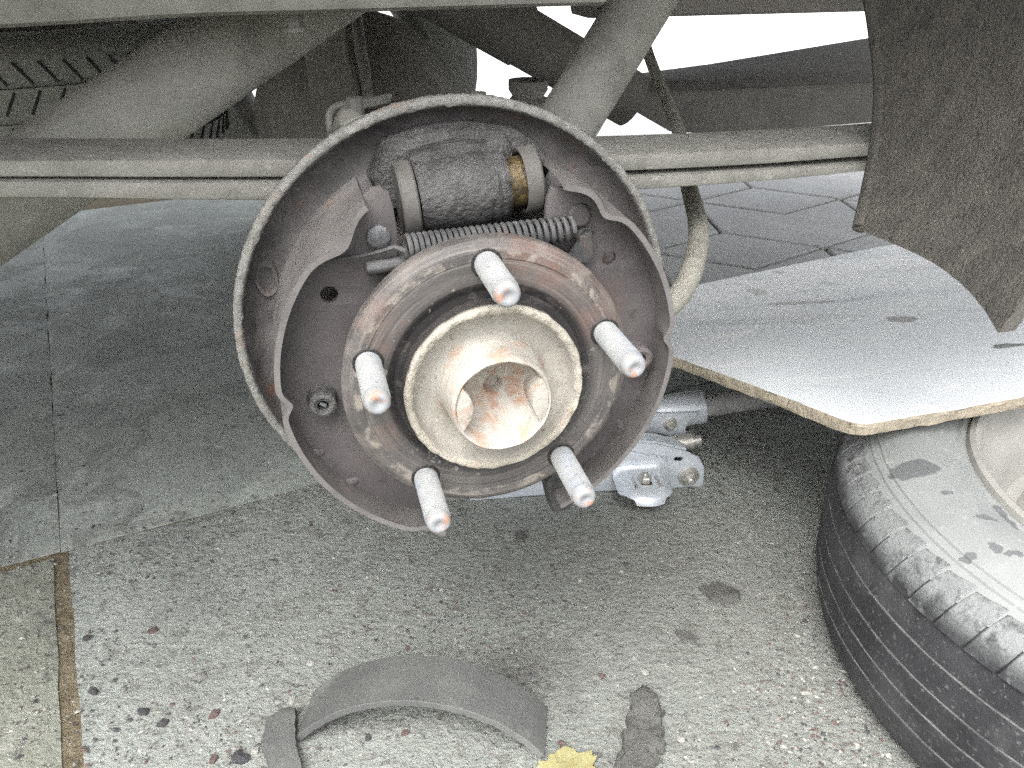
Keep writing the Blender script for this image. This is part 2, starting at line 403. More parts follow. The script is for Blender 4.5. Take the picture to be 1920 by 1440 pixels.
M['hole_shade'] = mat('painted_hole_shade', (0.012, 0.011, 0.011), (0.028, 0.026, 0.025), 90, 0.45, 0, 0.8, 260, bdist=0.002)  # black colour standing in for the shaded hole round each stud base
CONC = [dict(kind='noise', scale=4.2, lo=0.50, hi=0.58, col=(0.27, 0.288, 0.27), amt=0.7, dist=0.8),
        dict(kind='noise', scale=2.6, lo=0.52, hi=0.64, col=(0.215, 0.225, 0.195), amt=0.5),
        dict(kind='noise', scale=7.5, lo=0.54, hi=0.60, col=(0.15, 0.155, 0.14), amt=0.6, dist=0.7),
        dict(kind='noise', scale=46, lo=0.54, hi=0.64, col=(0.125, 0.12, 0.11), amt=0.6),
        dict(kind='noise', scale=95, lo=0.57, hi=0.67, col=(0.33, 0.33, 0.305), amt=0.55),
        dict(kind='spot', scale=75, lo=0.16, hi=0.28, keep=0.35, warp=0.02, col=(0.085, 0.08, 0.074), amt=0.75),
        dict(kind='spot', scale=120, lo=0.16, hi=0.26, keep=0.55, warp=0.02, col=(0.34, 0.325, 0.295), amt=0.6),
        dict(kind='spot', scale=48, lo=0.08, hi=0.13, keep=0.66, warp=0.02, col=(0.07, 0.056, 0.052), amt=0.8)]
M['concrete'] = mat('worn_concrete', (0.285, 0.306, 0.284), (0.235, 0.252, 0.234), 7, 0.88, 0, 1.0, 140, bdist=0.005, layers=[
    dict(kind='noise', scale=5.5, lo=0.50, hi=0.57, col=(0.20, 0.216, 0.20), amt=0.6, dist=1.2),
    dict(kind='noise', scale=8, lo=0.56, hi=0.62, col=(0.34, 0.363, 0.34), amt=0.5, dist=1.2),
    dict(kind='blob', at=(0.21, 0.64, 0.06), warp=0.12, nscale=9, inv=(1.75, 2.6, 0.5), soft=0.35, col=(0.178, 0.188, 0.172), amt=0.9)] + CONC[3:] + [
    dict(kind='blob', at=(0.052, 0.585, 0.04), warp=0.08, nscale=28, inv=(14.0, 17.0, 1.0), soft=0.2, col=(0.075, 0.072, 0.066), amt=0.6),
    dict(kind='blob', at=(0.20, 0.74, 0.05), warp=0.1, nscale=14, inv=(4.5, 5.5, 1.0), soft=0.1, col=(0.12, 0.118, 0.105), amt=0.4)])
M['lightened_concrete'] = mat('lightened_damp_concrete', (0.30, 0.322, 0.30), (0.25, 0.268, 0.25), 7, 0.78, 0, 0.6, 170, bdist=0.003, layers=[  # same concrete, base lightened to make up for dim light under the vehicle
    dict(kind='noise', scale=5.5, lo=0.49, hi=0.55, col=(0.22, 0.238, 0.22), amt=0.75, rough=0.38, dist=1.2),
    dict(kind='noise', scale=11, lo=0.53, hi=0.58, col=(0.15, 0.16, 0.148), amt=0.6, rough=0.4, dist=1.0),
    dict(kind='noise', scale=8, lo=0.56, hi=0.62, col=(0.37, 0.395, 0.37), amt=0.6, dist=1.2),
    dict(kind='noise', scale=46, lo=0.57, hi=0.68, col=(0.22, 0.22, 0.205), amt=0.5),
    dict(kind='noise', scale=95, lo=0.60, hi=0.68, col=(0.36, 0.37, 0.345), amt=0.4),
    dict(kind='spot', scale=75, lo=0.16, hi=0.28, keep=0.55, warp=0.02, col=(0.10, 0.096, 0.09), amt=0.5)])
M['mossy'] = mat('mossy_concrete', (0.22, 0.23, 0.192), (0.178, 0.187, 0.15), 6, 0.92, 0, 0.9, 150, bdist=0.004, layers=[
    dict(kind='noise', scale=13, lo=0.48, hi=0.66, col=(0.265, 0.275, 0.24), amt=0.6)] + CONC[2:])
M['dirt'] = mat('joint_dirt', (0.12, 0.098, 0.06), (0.165, 0.14, 0.095), 30, 0.95, 0, 1.0, 120, bdist=0.006, layers=[
    dict(kind='noise', scale=70, lo=0.6, hi=0.7, col=(0.30, 0.27, 0.2), amt=0.5)])
M['tile'] = mat('grey_paver', (0.50, 0.505, 0.495), (0.44, 0.445, 0.435), 6, 0.85, 0, 0.4, 160, bdist=0.002, layers=[
    dict(kind='noise', scale=40, lo=0.62, hi=0.72, col=(0.2, 0.2, 0.195), amt=0.5)])
M['far'] = mat('pale_open_ground', (0.58, 0.58, 0.57), (0.54, 0.54, 0.53), 2, 0.9, 0, 0.2, 30)


# ------------------------------------------------------------------ geometry helpers
def obj(name, me, m, parent=None, smooth=True, ang=35):
    mats = m if isinstance(m, (list, tuple)) else [m]
    me.name = name
    if not me.materials:
        for q in mats:
            me.materials.append(q)
    if smooth:
        me.shade_smooth()
        me.set_sharp_from_angle(angle=R(ang))
    o = bpy.data.objects.new(name, me)
    COL.objects.link(o)
    if parent:
        o.parent = parent
    return o


def tag(o, label=None, cat=None, group=None, kind=None):
    for k, v in (('label', label), ('category', cat), ('group', group), ('kind', kind)):
        if v:
            o[k] = v
    return o


def empty(name, loc=(0, 0, 0), rz=0, label=None, cat=None, group=None):
    o = bpy.data.objects.new(name, None)
    COL.objects.link(o)
    o.location = loc
    o.rotation_euler = (0, 0, rz)
    o.empty_display_size = 0.05
    return tag(o, label, cat, group)


def pyd(v, f, recalc=True, mi=None):
    me = bpy.data.meshes.new('m')
    me.from_pydata([tuple(p) for p in v], [], f)
    if mi:
        me.polygons.foreach_set('material_index', mi)
    if recalc:
        bm = bmesh.new()
        bm.from_mesh(me)
        bmesh.ops.recalc_face_normals(bm, faces=bm.faces)
        bm.to_mesh(me)
        bm.free()
    me.update()
    return me


def join(parts):
    v, f, mi = [], [], []
    for p in parts:
        o = len(v)
        v += list(p[0])
        f += [tuple(i + o for i in q) for q in p[1]]
        mi += [p[2] if len(p) > 2 else 0] * len(p[1])
    return pyd(v, f, True, mi)


def lathe_vf(prof, n=64, axis='s', closed=False, jit=0.0, a0=0.0, a1=None):
    """profile of (radius, position); axis s: position measured outboard (towards -y); axis z: upwards; axis x: along x"""
    v, f = [], []
    full = a1 is None
    m = n if full else n + 1
    for i in range(m):
        a = a0 + (2 * math.pi if full else (a1 - a0)) * i / n
        c, s_ = math.cos(a), math.sin(a)
        for k, (r, p) in enumerate(prof):
            if jit:
                q = noise.noise(Vector((c * r * 160, s_ * r * 160, p * 160)))
                r = r + jit * q
            v.append((r * c, -p, r * s_) if axis == 's' else (r * c, r * s_, p) if axis == 'z' else (p, r * c, r * s_))
    k = len(prof)
    for i in range(n):
        j = (i + 1) % m
        for q in range(k if closed else k - 1):
            q2 = (q + 1) % k
            f.append((i * k + q, j * k + q, j * k + q2, i * k + q2))
    return v, f


def lathe(*a, **k):
    me = pyd(*lathe_vf(*a, **k))
    return me


def smooth_path(pts, rad=None, sub=8):
    out, ro = [], []
    P = [Vector(p) for p in pts]
    n = len(P)
    for i in range(n - 1):
        p0, p1, p2, p3 = P[max(i - 1, 0)], P[i], P[i + 1], P[min(i + 2, n - 1)]
        for k in range(sub):
            t = k / sub
            out.append(0.5 * (2 * p1 + (p2 - p0) * t + (2 * p0 - 5 * p1 + 4 * p2 - p3) * t * t + (3 * p1 - p0 - 3 * p2 + p3) * t ** 3))
            if rad:
                ro.append(rad[i] * (1 - t) + rad[i + 1] * t)
    out.append(P[-1])
    if rad:
        ro.append(rad[-1])
    return out, ro


def tube_vf(path, rad, n=12, caps=True):
    P = [Vector(p) for p in path]
    rs = rad if isinstance(rad, (list, tuple)) else [rad] * len(P)
    v, f = [], []
    t0 = (P[1] - P[0]).normalized()
    ref = Vector((0, 0, 1)) if abs(t0.z) < 0.9 else Vector((1, 0, 0))
    u = t0.cross(ref).normalized()
    for i, p in enumerate(P):
        t = (P[min(i + 1, len(P) - 1)] - P[max(i - 1, 0)]).normalized()
        u = (u - t * u.dot(t)).normalized()
        w = t.cross(u)
        for k in range(n):
            a = 2 * math.pi * k / n
            v.append(p + (u * math.cos(a) + w * math.sin(a)) * rs[i])
    for i in range(len(P) - 1):
        for k in range(n):
            f.append((i * n + k, i * n + (k + 1) % n, (i + 1) * n + (k + 1) % n, (i + 1) * n + k))
    if caps:
        f.append(tuple(range(n)))
        f.append(tuple((len(P) - 1) * n + k for k in range(n)))
    return v, f


def tube(path, rad, n=12):
    return pyd(*tube_vf(path, rad, n))


def box_vf(c, d, rot=0.0):
    v = []
    for sx in (-1, 1):
        for sy in (-1, 1):
            for sz in (-1, 1):
                x, y = sx * d[0] / 2, sy * d[1] / 2
                v.append((c[0] + x * math.cos(rot) - y * math.sin(rot), c[1] + x * math.sin(rot) + y * math.cos(rot), c[2] + sz * d[2] / 2))
    f = [(0, 1, 3, 2), (4, 6, 7, 5), (0, 4, 5, 1), (2, 3, 7, 6), (0, 2, 6, 4), (1, 5, 7, 3)]
    return v, f


def bevel_me(me, w, seg=2, ang=30):
    bm = bmesh.new()
    bm.from_mesh(me)
    es = [e for e in bm.edges if len(e.link_faces) == 2 and e.calc_face_angle(0) > R(ang)]
    bmesh.ops.bevel(bm, geom=es, offset=w, segments=seg, affect='EDGES', profile=0.6, clamp_overlap=True)
    bm.to_mesh(me)
    bm.free()
    return me


def rough_me(me, amp, sc, seed=0, cuts=0):
    bm = bmesh.new()
    bm.from_mesh(me)
    if cuts:
        bmesh.ops.subdivide_edges(bm, edges=bm.edges[:], cuts=cuts, use_grid_fill=True)
    bm.normal_update()
    off = Vector((seed * 3.1, seed * 1.7, seed))
    mv = [(v, v.normal * amp * noise.fractal(v.co * sc + off, 1.0, 2.0, 3)) for v in bm.verts]
    for v, d in mv:
        v.co += d
    bm.to_mesh(me)
    bm.free()
    return me


def plate2d(outline, holes, thick, bev=0.0, plane='XZ', at=0.0):
    """flat plate with holes, extruded by thick round the plane y = at (XZ) or z = at (XY)"""
    cu = bpy.data.curves.new('tmp', 'CURVE')
    cu.dimensions = '2D'
    cu.fill_mode = 'BOTH'
    cu.extrude = max(thick / 2 - bev, 1e-5)
    cu.bevel_depth = bev
    cu.bevel_resolution = 1
    if bev:
        cu.offset = -bev
    for loop in [outline] + list(holes):
        sp = cu.splines.new('POLY')
        sp.points.add(len(loop) - 1)
        for i, p in enumerate(loop):
            sp.points[i].co = (p[0], p[1], 0, 1)
        sp.use_cyclic_u = True
    t = bpy.data.objects.new('tmp', cu)
    COL.objects.link(t)
    dg = bpy.context.evaluated_depsgraph_get()
    me = bpy.data.meshes.new_from_object(t.evaluated_get(dg))
    bpy.data.objects.remove(t)
    bpy.data.curves.remove(cu)
    me.materials.clear()
    bm = bmesh.new()
    bm.from_mesh(me)
    bmesh.ops.remove_doubles(bm, verts=bm.verts, dist=1e-6)
    for v in bm.verts:
        x, y, z = v.co
        v.co = (x, at - z, y) if plane == 'XZ' else (x, y, at + z)
    bmesh.ops.recalc_face_normals(bm, faces=bm.faces)
    bm.to_mesh(me)
    bm.free()
    return me


def ring2d(cx, cy, r, n=20):
    return [(cx + r * math.cos(2 * math.pi * i / n), cy + r * math.sin(2 * math.pi * i / n)) for i in range(n)]


def bolt_me(r, h, axis='s', collar=0.0, stub=0.0, sides=6):
    prof = [(0, 0)]
    parts = []
    if collar:
        parts.append(lathe_vf([(0, 0), (collar, 0), (collar, h * 0.18), (collar * 0.9, h * 0.25), (0, h * 0.25)], 24, axis))
    parts.append(lathe_vf([(0, 0), (r, 0), (r, h * 0.85), (r * 0.85, h), (0, h)], sides, axis))
    if stub:
        parts.append(lathe_vf([(0, 0), (r * 0.5, 0), (r * 0.5, h + stub * 0.8), (r * 0.4, h + stub), (0, h + stub)], 14, axis))
    return join(parts)


# ================================================================== SETTING
gj = on_level(110, 1030)                          # where the slab joints cross
GA = R(26.7)
D1 = Vector((-math.sin(GA), math.cos(GA), 0))     # joint running away from the camera
D2 = Vector((math.cos(GA), math.sin(GA), 0))


def slab_pt(a, b, z=0.0):
    p = gj + D1 * a + D2 * b
    return Vector((p.x, p.y, z))


ground = obj('ground', pyd([(-150, -150, -0.0055), (150, -150, -0.0055), (150, 150, -0.0055), (-150, 150, -0.0055)], [(0, 1, 2, 3)]), M['dirt'], smooth=False)
tag(ground, 'brown soil under the concrete slabs and pavers', None, None, 'structure')

forecourt = None


def slab(a0, a1, b0, b1, m, seed, name='concrete_slab', parent=None, thick=0.05, n=26):
    """slab in joint coordinates with slightly ragged arrises"""
    v, f = [], []
    na = max(2, int(n * min(1.6, a1 - a0)))
    nb = max(2, int(n * min(1.6, b1 - b0)))
    for i in range(na + 1):
        for j in range(nb + 1):
            a = a0 + (a1 - a0) * i / na
            b = b0 + (b1 - b0) * j / nb
            z = 0.0012 * noise.noise(Vector((a * 6 + seed, b * 6, seed)))
            if i in (0, na) or j in (0, nb):
                z -= 0.004
                w = 0.0035 * noise.noise(Vector((a * 25, b * 25, seed * 3)))
                if i in (0, na):
                    a += w
                else:
                    b += w
            v.append(slab_pt(a, b, z))
    for i in range(na):
        for j in range(nb):
            q = i * (nb + 1) + j
            f.append((q, q + nb + 1, q + nb + 2, q + 1))
    per = [i * (nb + 1) for i in range(na + 1)] + [na * (nb + 1) + j for j in range(1, nb + 1)] + \
          [i * (nb + 1) + nb for i in range(na - 1, -1, -1)] + [j for j in range(nb - 1, 0, -1)]
    o = len(v)
    for k in per:
        v.append(v[k] - Vector((0, 0, thick)))
    for k in range(len(per)):
        k2 = (k + 1) % len(per)
        f.append((per[k], per[k2], o + k2, o + k))
    return obj(name, pyd(v, f), m, parent or ground, ang=40)


slab(-1.5, -0.0015, 0.009, 1.75, M['concrete'], 1)
slab(0.0012, 1.36, 0.0012, 1.12, M['lightened_concrete'], 2)
slab(-1.5, -0.009, -1.4, -0.006, M['mossy'], 3)
slab(0.003, 1.36, -1.4, 0.0006, M['lightened_concrete'], 4)
slab(-3.0, -1.52, -1.4, 1.75, M['concrete'], 5, n=8)

# diamond pavers beyond the slabs
TA = R(4)
TX, TY = Vector((math.cos(TA), math.sin(TA), 0)), Vector((-math.sin(TA), math.cos(TA), 0))
tc0 = Vector((0.618, 2.036, 0))
TW, TH, TP = 0.364, 0.226, 0.352
GAPW = 0.010


def inset(poly, g):
    c = sum((Vector(p) for p in poly), Vector((0, 0))) / len(poly)
    out = []
    n = len(poly)
    ar = sum(poly[i][0] * poly[(i + 1) % n][1] - poly[(i + 1) % n][0] * poly[i][1] for i in range(n))
    sg = 1 if ar > 0 else -1
    for i in range(n):
        p0, p1, p2 = Vector(poly[i - 1]), Vector(poly[i]), Vector(poly[(i + 1) % n])
        e1, e2 = (p1 - p0).normalized(), (p2 - p1).normalized()
        n1, n2 = Vector((-e1.y, e1.x)) * sg, Vector((-e2.y, e2.x)) * sg
        b = (n1 + n2)
        b = b / max(0.3, b.dot(n1))
        out.append(p1 + b * g)
    return out


def prism_me(poly, z0, z1, bev=0.003):
    a = inset(poly, bev)
    n = len(poly)
    v = [(p[0], p[1], z0) for p in poly] + [(p[0], p[1], z1 - bev) for p in poly] + [(p[0], p[1], z1) for p in a]
    f = [tuple(range(2 * n, 3 * n))]
    for k in (0, 1):
        f += [(k * n + i, k * n + (i + 1) % n, (k + 1) * n + (i + 1) % n, (k + 1) * n + i) for i in range(n)]
    return pyd(v, f)


rh = [(-TW / 2, 0), (0, -TH / 2), (TW / 2, 0), (0, TH / 2)]
rhomb_me = prism_me(inset(rh, GAPW / 2), -0.05, 0.0)
# the piece between two rows: from one row's crossings down to the next row's tops
ch = [(-TW / 2, 0), (0, -TH / 2), (TW / 2, 0), (TW / 2, -TP + TH / 2), (0, -TP), (-TW / 2, -TP + TH / 2)]
chev_me = prism_me(inset(ch, GAPW / 2), -0.05, 0.0)
for row in range(-3, 2):
    for k in range(-4, 4):
        c = tc0 + TX * (k * TW + (TW / 2 if row % 2 else 0)) + TY * (row * TP)
        rel = c - gj
        a, b = rel.dot(D1), rel.dot(D2)
        if b < 1.10 or a < 0.05 and b < 2.0 and row < -2 or c.x > 2.0:
            continue
        for me in (rhomb_me, chev_me):
            t = obj('paver', me, M['tile'], ground, smooth=False)
            t.location = (c.x, c.y, 0.003 + random.uniform(-0.001, 0.001))
            t.rotation_euler = (random.uniform(-.004, .004), random.uniform(-.004, .004), TA)
# open ground past the vehicle, out in the daylight
fa = Vector((0, 2.40, 0))
far_gr = obj('pavement', pyd([tuple(fa - UX * 60 - Vector((0, 0, .004))), tuple(fa + UX * 60 - Vector((0, 0, .004))),
                              tuple(fa + UX * 60 + UY * 90 - Vector((0, 0, .004))), tuple(fa - UX * 60 + UY * 90 - Vector((0, 0, .004)))],
                             [(0, 1, 2, 3)]), M['far'], smooth=False)
tag(far_gr, 'pale open paving in daylight beyond the vehicle', None, None, 'structure')
back_gr = obj('forecourt', pyd([(-40, -60, -.006), (40, -60, -.006), (40, -0.75, -.006), (-40, -0.75, -.006)], [(0, 1, 2, 3)]), M['concrete'], smooth=False)
tag(back_gr, 'worn concrete forecourt in the open', None, None, 'structure')

# ================================================================== VEHICLE
VEH = empty('vehicle', (HUB.x, HUB.y, 0), YAW, 'dusty vehicle underside with leaf spring, shock absorbers and mud flap above the jack', 'vehicle')
ZV = Vector((0, 0, HUB.z))                        # hub frame -> vehicle frame


def vp(px, py, s):
    return hubp(px, py, s) + ZV


# unseen body, added to shade: side with wheel arch, floor, liner, far side, roof
side = [(-2.2, 0.575), (-0.46, 0.575)]
side += [(0.46 * math.cos(a), 0.48 + 0.31 * math.sin(a)) for a in [math.pi - math.pi * i / 24 for i in range(25)] if math.sin(a) > 0.3]
side += [(0.46, 0.575), (1.3, 0.575), (1.3, 1.5), (-2.2, 1.5)]
body = obj('side_panel', plate2d(side, [], 0.02, 0.003, at=-0.16), M['paint'], VEH)
obj('floor_pan', join([box_vf((-0.45, 0.89, 0.70), (3.5, 1.40, 0.03)), box_vf((-0.45, 0.72, 1.515), (3.5, 1.72, 0.03)), box_vf((-0.45, 1.605, 1.05), (3.5, 0.03, 0.80))]), M['dark'], VEH, smooth=False)
obj('wheel_arch_liner', join([lathe_vf([(0.43, 0.148), (0.43, -0.18), (0.42, -0.18), (0.42, 0.148)], 30, 's', True, a0=R(12), a1=R(168))]), M['dark'], VEH).location = (0, 0, 0.40)

# leaf spring: two dusty leaves
LS = -0.075                                       # near face of the spring, inboard of the plate


def leaf_me(top, bot, width, bev):
    """top / bot: pixel polylines of the front face"""
    A = [vp(x, y, LS) for x, y in top]
    B = [vp(x, y, LS) for x, y in bot]
    A, _ = smooth_path(A, None, 6)
    B, _ = smooth_path(B, None, 6)
    v, f = [], []
    for a, b in zip(A, B):
        h = (a.z - b.z)
        r = h * 0.27
        sec = [(0, r), (r * 0.3, r * 0.3), (r, 0), (width - r, 0), (width, r), (width, h - r), (width - r, h), (r, h), (r * 0.3, h - r * 0.3), (0, h - r)]
        for dy, dz in sec:
            v.append((a.x, a.y + dy, a.z - dz))
    k = 10
    for i in range(len(A) - 1):
        for q in range(k):
            f.append((i * k + q, i * k + (q + 1) % k, (i + 1) * k + (q + 1) % k, (i + 1) * k + q))
    f += [tuple(range(k)), tuple((len(A) - 1) * k + q for q in range(k))]
    return pyd(v, f)


spring = obj('leaf_spring', leaf_me([(-1500, 290), (-420, 301), (0, 300), (350, 299), (700, 296), (1100, 291), (1400, 280), (1640, 266), (1900, 245)],
                                    [(-1500, 338), (-420, 339), (0, 334), (350, 335), (700, 333), (1100, 325), (1400, 311), (1640, 293), (1900, 270)], 0.065, 0.004), M['leaf'], VEH)
obj('lower_leaf', leaf_me([(-1500, 345), (-420, 344), (0, 339), (350, 341), (700, 339), (1100, 333), (1400, 320), (1640, 303), (1900, 280)],
                          [(-1500, 392), (-420, 380), (0, 373), (350, 377), (700, 377), (1100, 362), (1400, 343), (1640, 320), (1900, 295)], 0.065, 0.004), M['leaf'], spring)
# clamp and U-bolts of the spring on the axle, behind the brake
cl = join([box_vf((0.0, 0.107, 0.395), (0.12, 0.085, 0.012)), box_vf((0.0, 0.107, 0.452), (0.11, 0.08, 0.012))] +
          [tube_vf([(x, y, 0.385), (x, y, 0.475)], 0.006, 10) for x in (-0.045, 0.045) for y in (0.07, 0.146)])
obj('spring_clamp', cl, M['dark'], VEH)


def strut(name, p0, p1, prof, m, n=28):
    """stepped tube from p0 to p1; prof = (fraction, radius)"""
    d = p1 - p0
    me = pyd(*tube_vf([p0 + d * t for t, r in prof], [r for t, r in prof], n))
    return obj(name, me, m, VEH)


# near shock absorber, leaning to the front, and its dust tube
a0 = vp(-130, 470, -0.20)
a1 = vp(640, -50, -0.34)
sh1 = strut('shock_absorber', a0, a1, [(0, .012), (0.001, .030), (0.05, .033), (0.06, .036), (0.5, .036), (0.52, .0365), (1.0, .0365)], M['vehicle'])
obj('shock_eye', tube([vp(-130, 470, -0.16), vp(-130, 470, -0.25)], 0.032, 24), M['vehicle'], sh1)
b0 = vp(985, 360, -0.22)
b1 = vp(1250, -70, -0.30)
sh2 = strut('shock_absorber', b0, b1, [(0, .01), (0.001, .024), (0.05, .026), (0.05, .0275), (0.97, .0275), (0.97, .024), (1.0, .024)], M['vehicle'])
# chassis rail along the top of the view
A = [vp(x, y, -0.16) for x, y in ((-500, 78), (0, 56), (350, 35), (620, 27), (1140, 12))]
A, _ = smooth_path(A, None, 6)
v, f = [], []
for p in A:
    for dy, dz in ((0, 0.11), (0, 0.012), (0.004, 0.003), (0.013, 0), (0.075, 0), (0.08, 0.004), (0.08, 0.11)):
        v.append((p.x, p.y + dy, p.z + dz))
k = 7
for i in range(len(A) - 1):
    for q in range(k):
        f.append((i * k + q, i * k + (q + 1) % k, (i + 1) * k + (q + 1) % k, (i + 1) * k + q))
f += [tuple(range(k)), tuple((len(A) - 1) * k + q for q in range(k))]
rail = obj('chassis_rail', pyd(v, f), M['vehicle'], VEH)
obj('rail_bolt', bolt_me(0.007, 0.012, 'z', 0.009), M['leaf'], rail).location = vp(550, 36, -0.20) - Vector((0, 0, 0.008))
# rear end of the rail
A = [vp(x, y, -0.30) for x, y in ((1110, 36), (1260, 33), (1640, 23), (2100, 8))]
v, f = [], []
for p in A:
    for dy, dz in ((0, 0.12), (0, 0.010), (0.003, 0.003), (0.010, 0), (0.06, 0), (0.065, 0.005), (0.065, 0.12)):
        v.append((p.x, p.y + dy, p.z + dz))
for i in range(len(A) - 1):
    for q in range(k):
        f.append((i * k + q, i * k + (q + 1) % k, (i + 1) * k + (q + 1) % k, (i + 1) * k + q))
f += [tuple(range(k)), tuple((len(A) - 1) * k + q for q in range(k))]
obj('rear_rail', pyd(v, f), M['grimy'], VEH)
# axle tube and differential
obj('axle_tube', lathe([(0.028, 0.06), (0.028, 0.0), (0.055, -0.012), (0.055, -0.03), (0.038, -0.05), (0.036, -0.30), (0.042, -0.52), (0.105, -0.60), (0.135, -0.70), (0.105, -0.80), (0.042, -0.88), (0.036, -1.10), (0.036, -1.36)], 32), M['dark'], VEH).location = ZV
# wheel at the far end of the axle
TYR = [(0.200, -0.088), (0.206, -0.096), (0.235, -0.104), (0.275, -0.1), (0.300, -0.083), (0.306, -0.06), (0.309, 0.0), (0.306, 0.06), (0.300, 0.083), (0.275, 0.1), (0.235, 0.104), (0.206, 0.096), (0.200, 0.088)]
fw = bpy.data.objects.new('wheel', None)
COL.objects.link(fw)
fw.parent = VEH
fw.location = (0.0, 1.42, 0.335)
obj('tyre', lathe(TYR, 64), M['spare'], fw)
obj('rim', lathe([(0.205, 0.094), (0.2, 0.088), (0.185, 0.075), (0.17, 0.02), (0.17, -0.05), (0.2, -0.09), (0.205, -0.094)], 48), M['dark'], fw)
obj('brake_drum', lathe([(0.0, 0.0), (0.13, 0.0), (0.138, 0.012), (0.138, 0.03), (0.12, 0.03), (0.0, 0.03)], 40), M['dark'], fw)
# far shock absorber, dark, leaning to the rear
d0, d1 = vp(1185, 188, -0.95), vp(740, -70, -0.95)
strut('shock_absorber', d0, d1, [(0, .02), (0.001, .047), (0.5, .047), (0.5, .05), (1.0, .05)], M['grimy'])
# grimy tank with a seam along the far side
tv, tf = [], []
tank_t = [(1165, 150), (1200, 137), (1330, 120), (1640, 69), (2000, 10)]
tank_m = [(1165, 175), (1215, 168), (1330, 166), (1640, 150), (2000, 130)]
tank_b = [(1175, 200), (1255, 246), (1340, 252), (1640, 229), (2000, 200)]
for i in range(5):
    t, m_, b = vp(*tank_t[i], -1.2), vp(*tank_m[i], -1.0), vp(*tank_b[i], -1.01)
    h = 0.18
    for p in (t, Vector((m_.x, m_.y + 0.02, m_.z + 0.012)), Vector((m_.x, m_.y, m_.z + 0.004)), Vector((m_.x, m_.y - 0.012, m_.z)), Vector((m_.x, m_.y, m_.z - 0.004)), b, (b.x, b.y + h, b.z + 0.05), (t.x, t.y + 0.01, t.z - 0.03)):
        tv.append(tuple(p))
for i in range(4):
    for q in range(8):
        tf.append((i * 8 + q, i * 8 + (q + 1) % 8, (i + 1) * 8 + (q + 1) % 8, (i + 1) * 8 + q))
tf += [tuple(range(8)), tuple(32 + q for q in range(8))]
obj('fuel_tank', pyd(tv, tf), M['grimy'], VEH, ang=50)
# bump stop and nuts on the axle, dark against the daylight
bs_p = vp(990, 190, -0.42)
obj('bump_stop', join([lathe_vf([(0, -0.05), (0.016, -0.05), (0.02, -0.02), (0.022, 0.0), (0.017, 0.006), (0.021, 0.012), (0.021, 0.022), (0.0, 0.022)], 20, 'z'),
                       lathe_vf([(0, -0.05), (0.012, -0.05), (0.014, 0.004), (0.012, 0.01), (0, 0.012)], 6, 'z')]), M['dark'], VEH).location = bs_p
obj('spring_perch', rough_me(join([box_vf((0.012, 0.02, -0.045), (0.055, 0.06, 0.05)), box_vf((0.02, 0.03, -0.02), (0.03, 0.04, 0.03))]), 0.003, 40, 2, 3), M['dark'], VEH).location = bs_p
# brake pipe loops on the axle
pl = [vp(x, y, s) for x, y, s in ((730, 180, -0.30), (690, 190, -0.26), (640, 196, -0.24), (618, 212, -0.23), (620, 250, -0.22), (628, 262, -0.18), (640, 250, -0.14))]
P_, _ = smooth_path(pl)
pl2 = [vp(x, y, s) for x, y, s in ((728, 186, -0.30), (690, 196, -0.26), (650, 204, -0.24), (634, 222, -0.23), (632, 252, -0.20), (660, 258, -0.15))]
P2, _ = smooth_path(pl2)
obj('brake_pipe', tube(P_, 0.0028, 8), M['vehicle'], VEH)
obj('brake_pipe', tube(P2, 0.0028, 8), M['vehicle'], VEH)
obj('bleed_fitting', tube([vp(655, 226, -0.10), vp(664, 236, -0.07), vp(676, 250, -0.045)], [0.0075, 0.0085, 0.0085], 16), M['vehicle'], VEH)
for x0, x1 in (((668, 30), (690, 185)), ((650, 60), (668, 190))):
    obj('brake_pipe', tube([vp(*x0, -0.5), vp(*x1, -0.42)], 0.006, 10), M['grimy'], VEH)
obj('link_plate', plate2d([(p.x, p.z) for p in [vp(x, y, -0.55) for x, y in ((560, 20), (578, 150), (600, 290), (680, 290), (668, 150), (640, 20))]], [], 0.03, 0.003, at=0.55), M['grimy'], VEH)
# handbrake cable and hose
hp, hr = smooth_path([vp(1185, -20, -0.50), vp(1212, 90, -0.46), vp(1242, 170, -0.40), vp(1276, 258, -0.30), vp(1291, 345, -0.20), vp(1310, 430, -0.12), vp(1297, 505, -0.06), vp(1262, 566, -0.03), vp(1200, 600, -0.02)],
                     [.0062, .0062, .0064, .0068, .0075, .0082, .0086, .0086, .0086])
obj('brake_hose', tube(hp, hr, 16), M['hose'], VEH)

# mud flap hanging behind the wheel: thick gritty sheet, curled at its outer edge
far_e = [(1575, -330, .62), (1612, -60, .62), (1630, 60, .62), (1640, 160, .62), (1634, 260, .615), (1620, 340, .61), (1600, 428, .60)]
near_e = [(2150, -330, .45), (2120, -60, .45), (2100, 60, .45), (2070, 200, .445), (2030, 330, .44), (1970, 480, .435), (1872, 624, .43)]
NU, NV = 24, 20
FE, _ = smooth_path([CAMP + ray(x, y) * d for x, y, d in far_e], None, 4)
NE, _ = smooth_path([CAMP + ray(x, y) * d for x, y, d in near_e], None, 4)
v, f = [], []
n1 = len(FE)
for i in range(n1):
    for j in range(NU + 1):
        t = j / NU
        p = FE[i].lerp(NE[i], t)
        bow = math.sin(math.pi * t) * 0.02
        p = p + UX * (bow + 0.0004 * noise.fractal(p * 60, 1.0, 2.0, 4))
        v.append(p)
fl_n = UX
m1 = len(v)
v += [p + UX * 0.010 + UY * 0.0 for p in v]
for i in range(n1 - 1):
    for j in range(NU):
        q = i * (NU + 1) + j
        f.append((q, q + 1, q + NU + 2, q + NU + 1))
        f.append((m1 + q, m1 + q + NU + 1, m1 + q + NU + 2, m1 + q + 1))
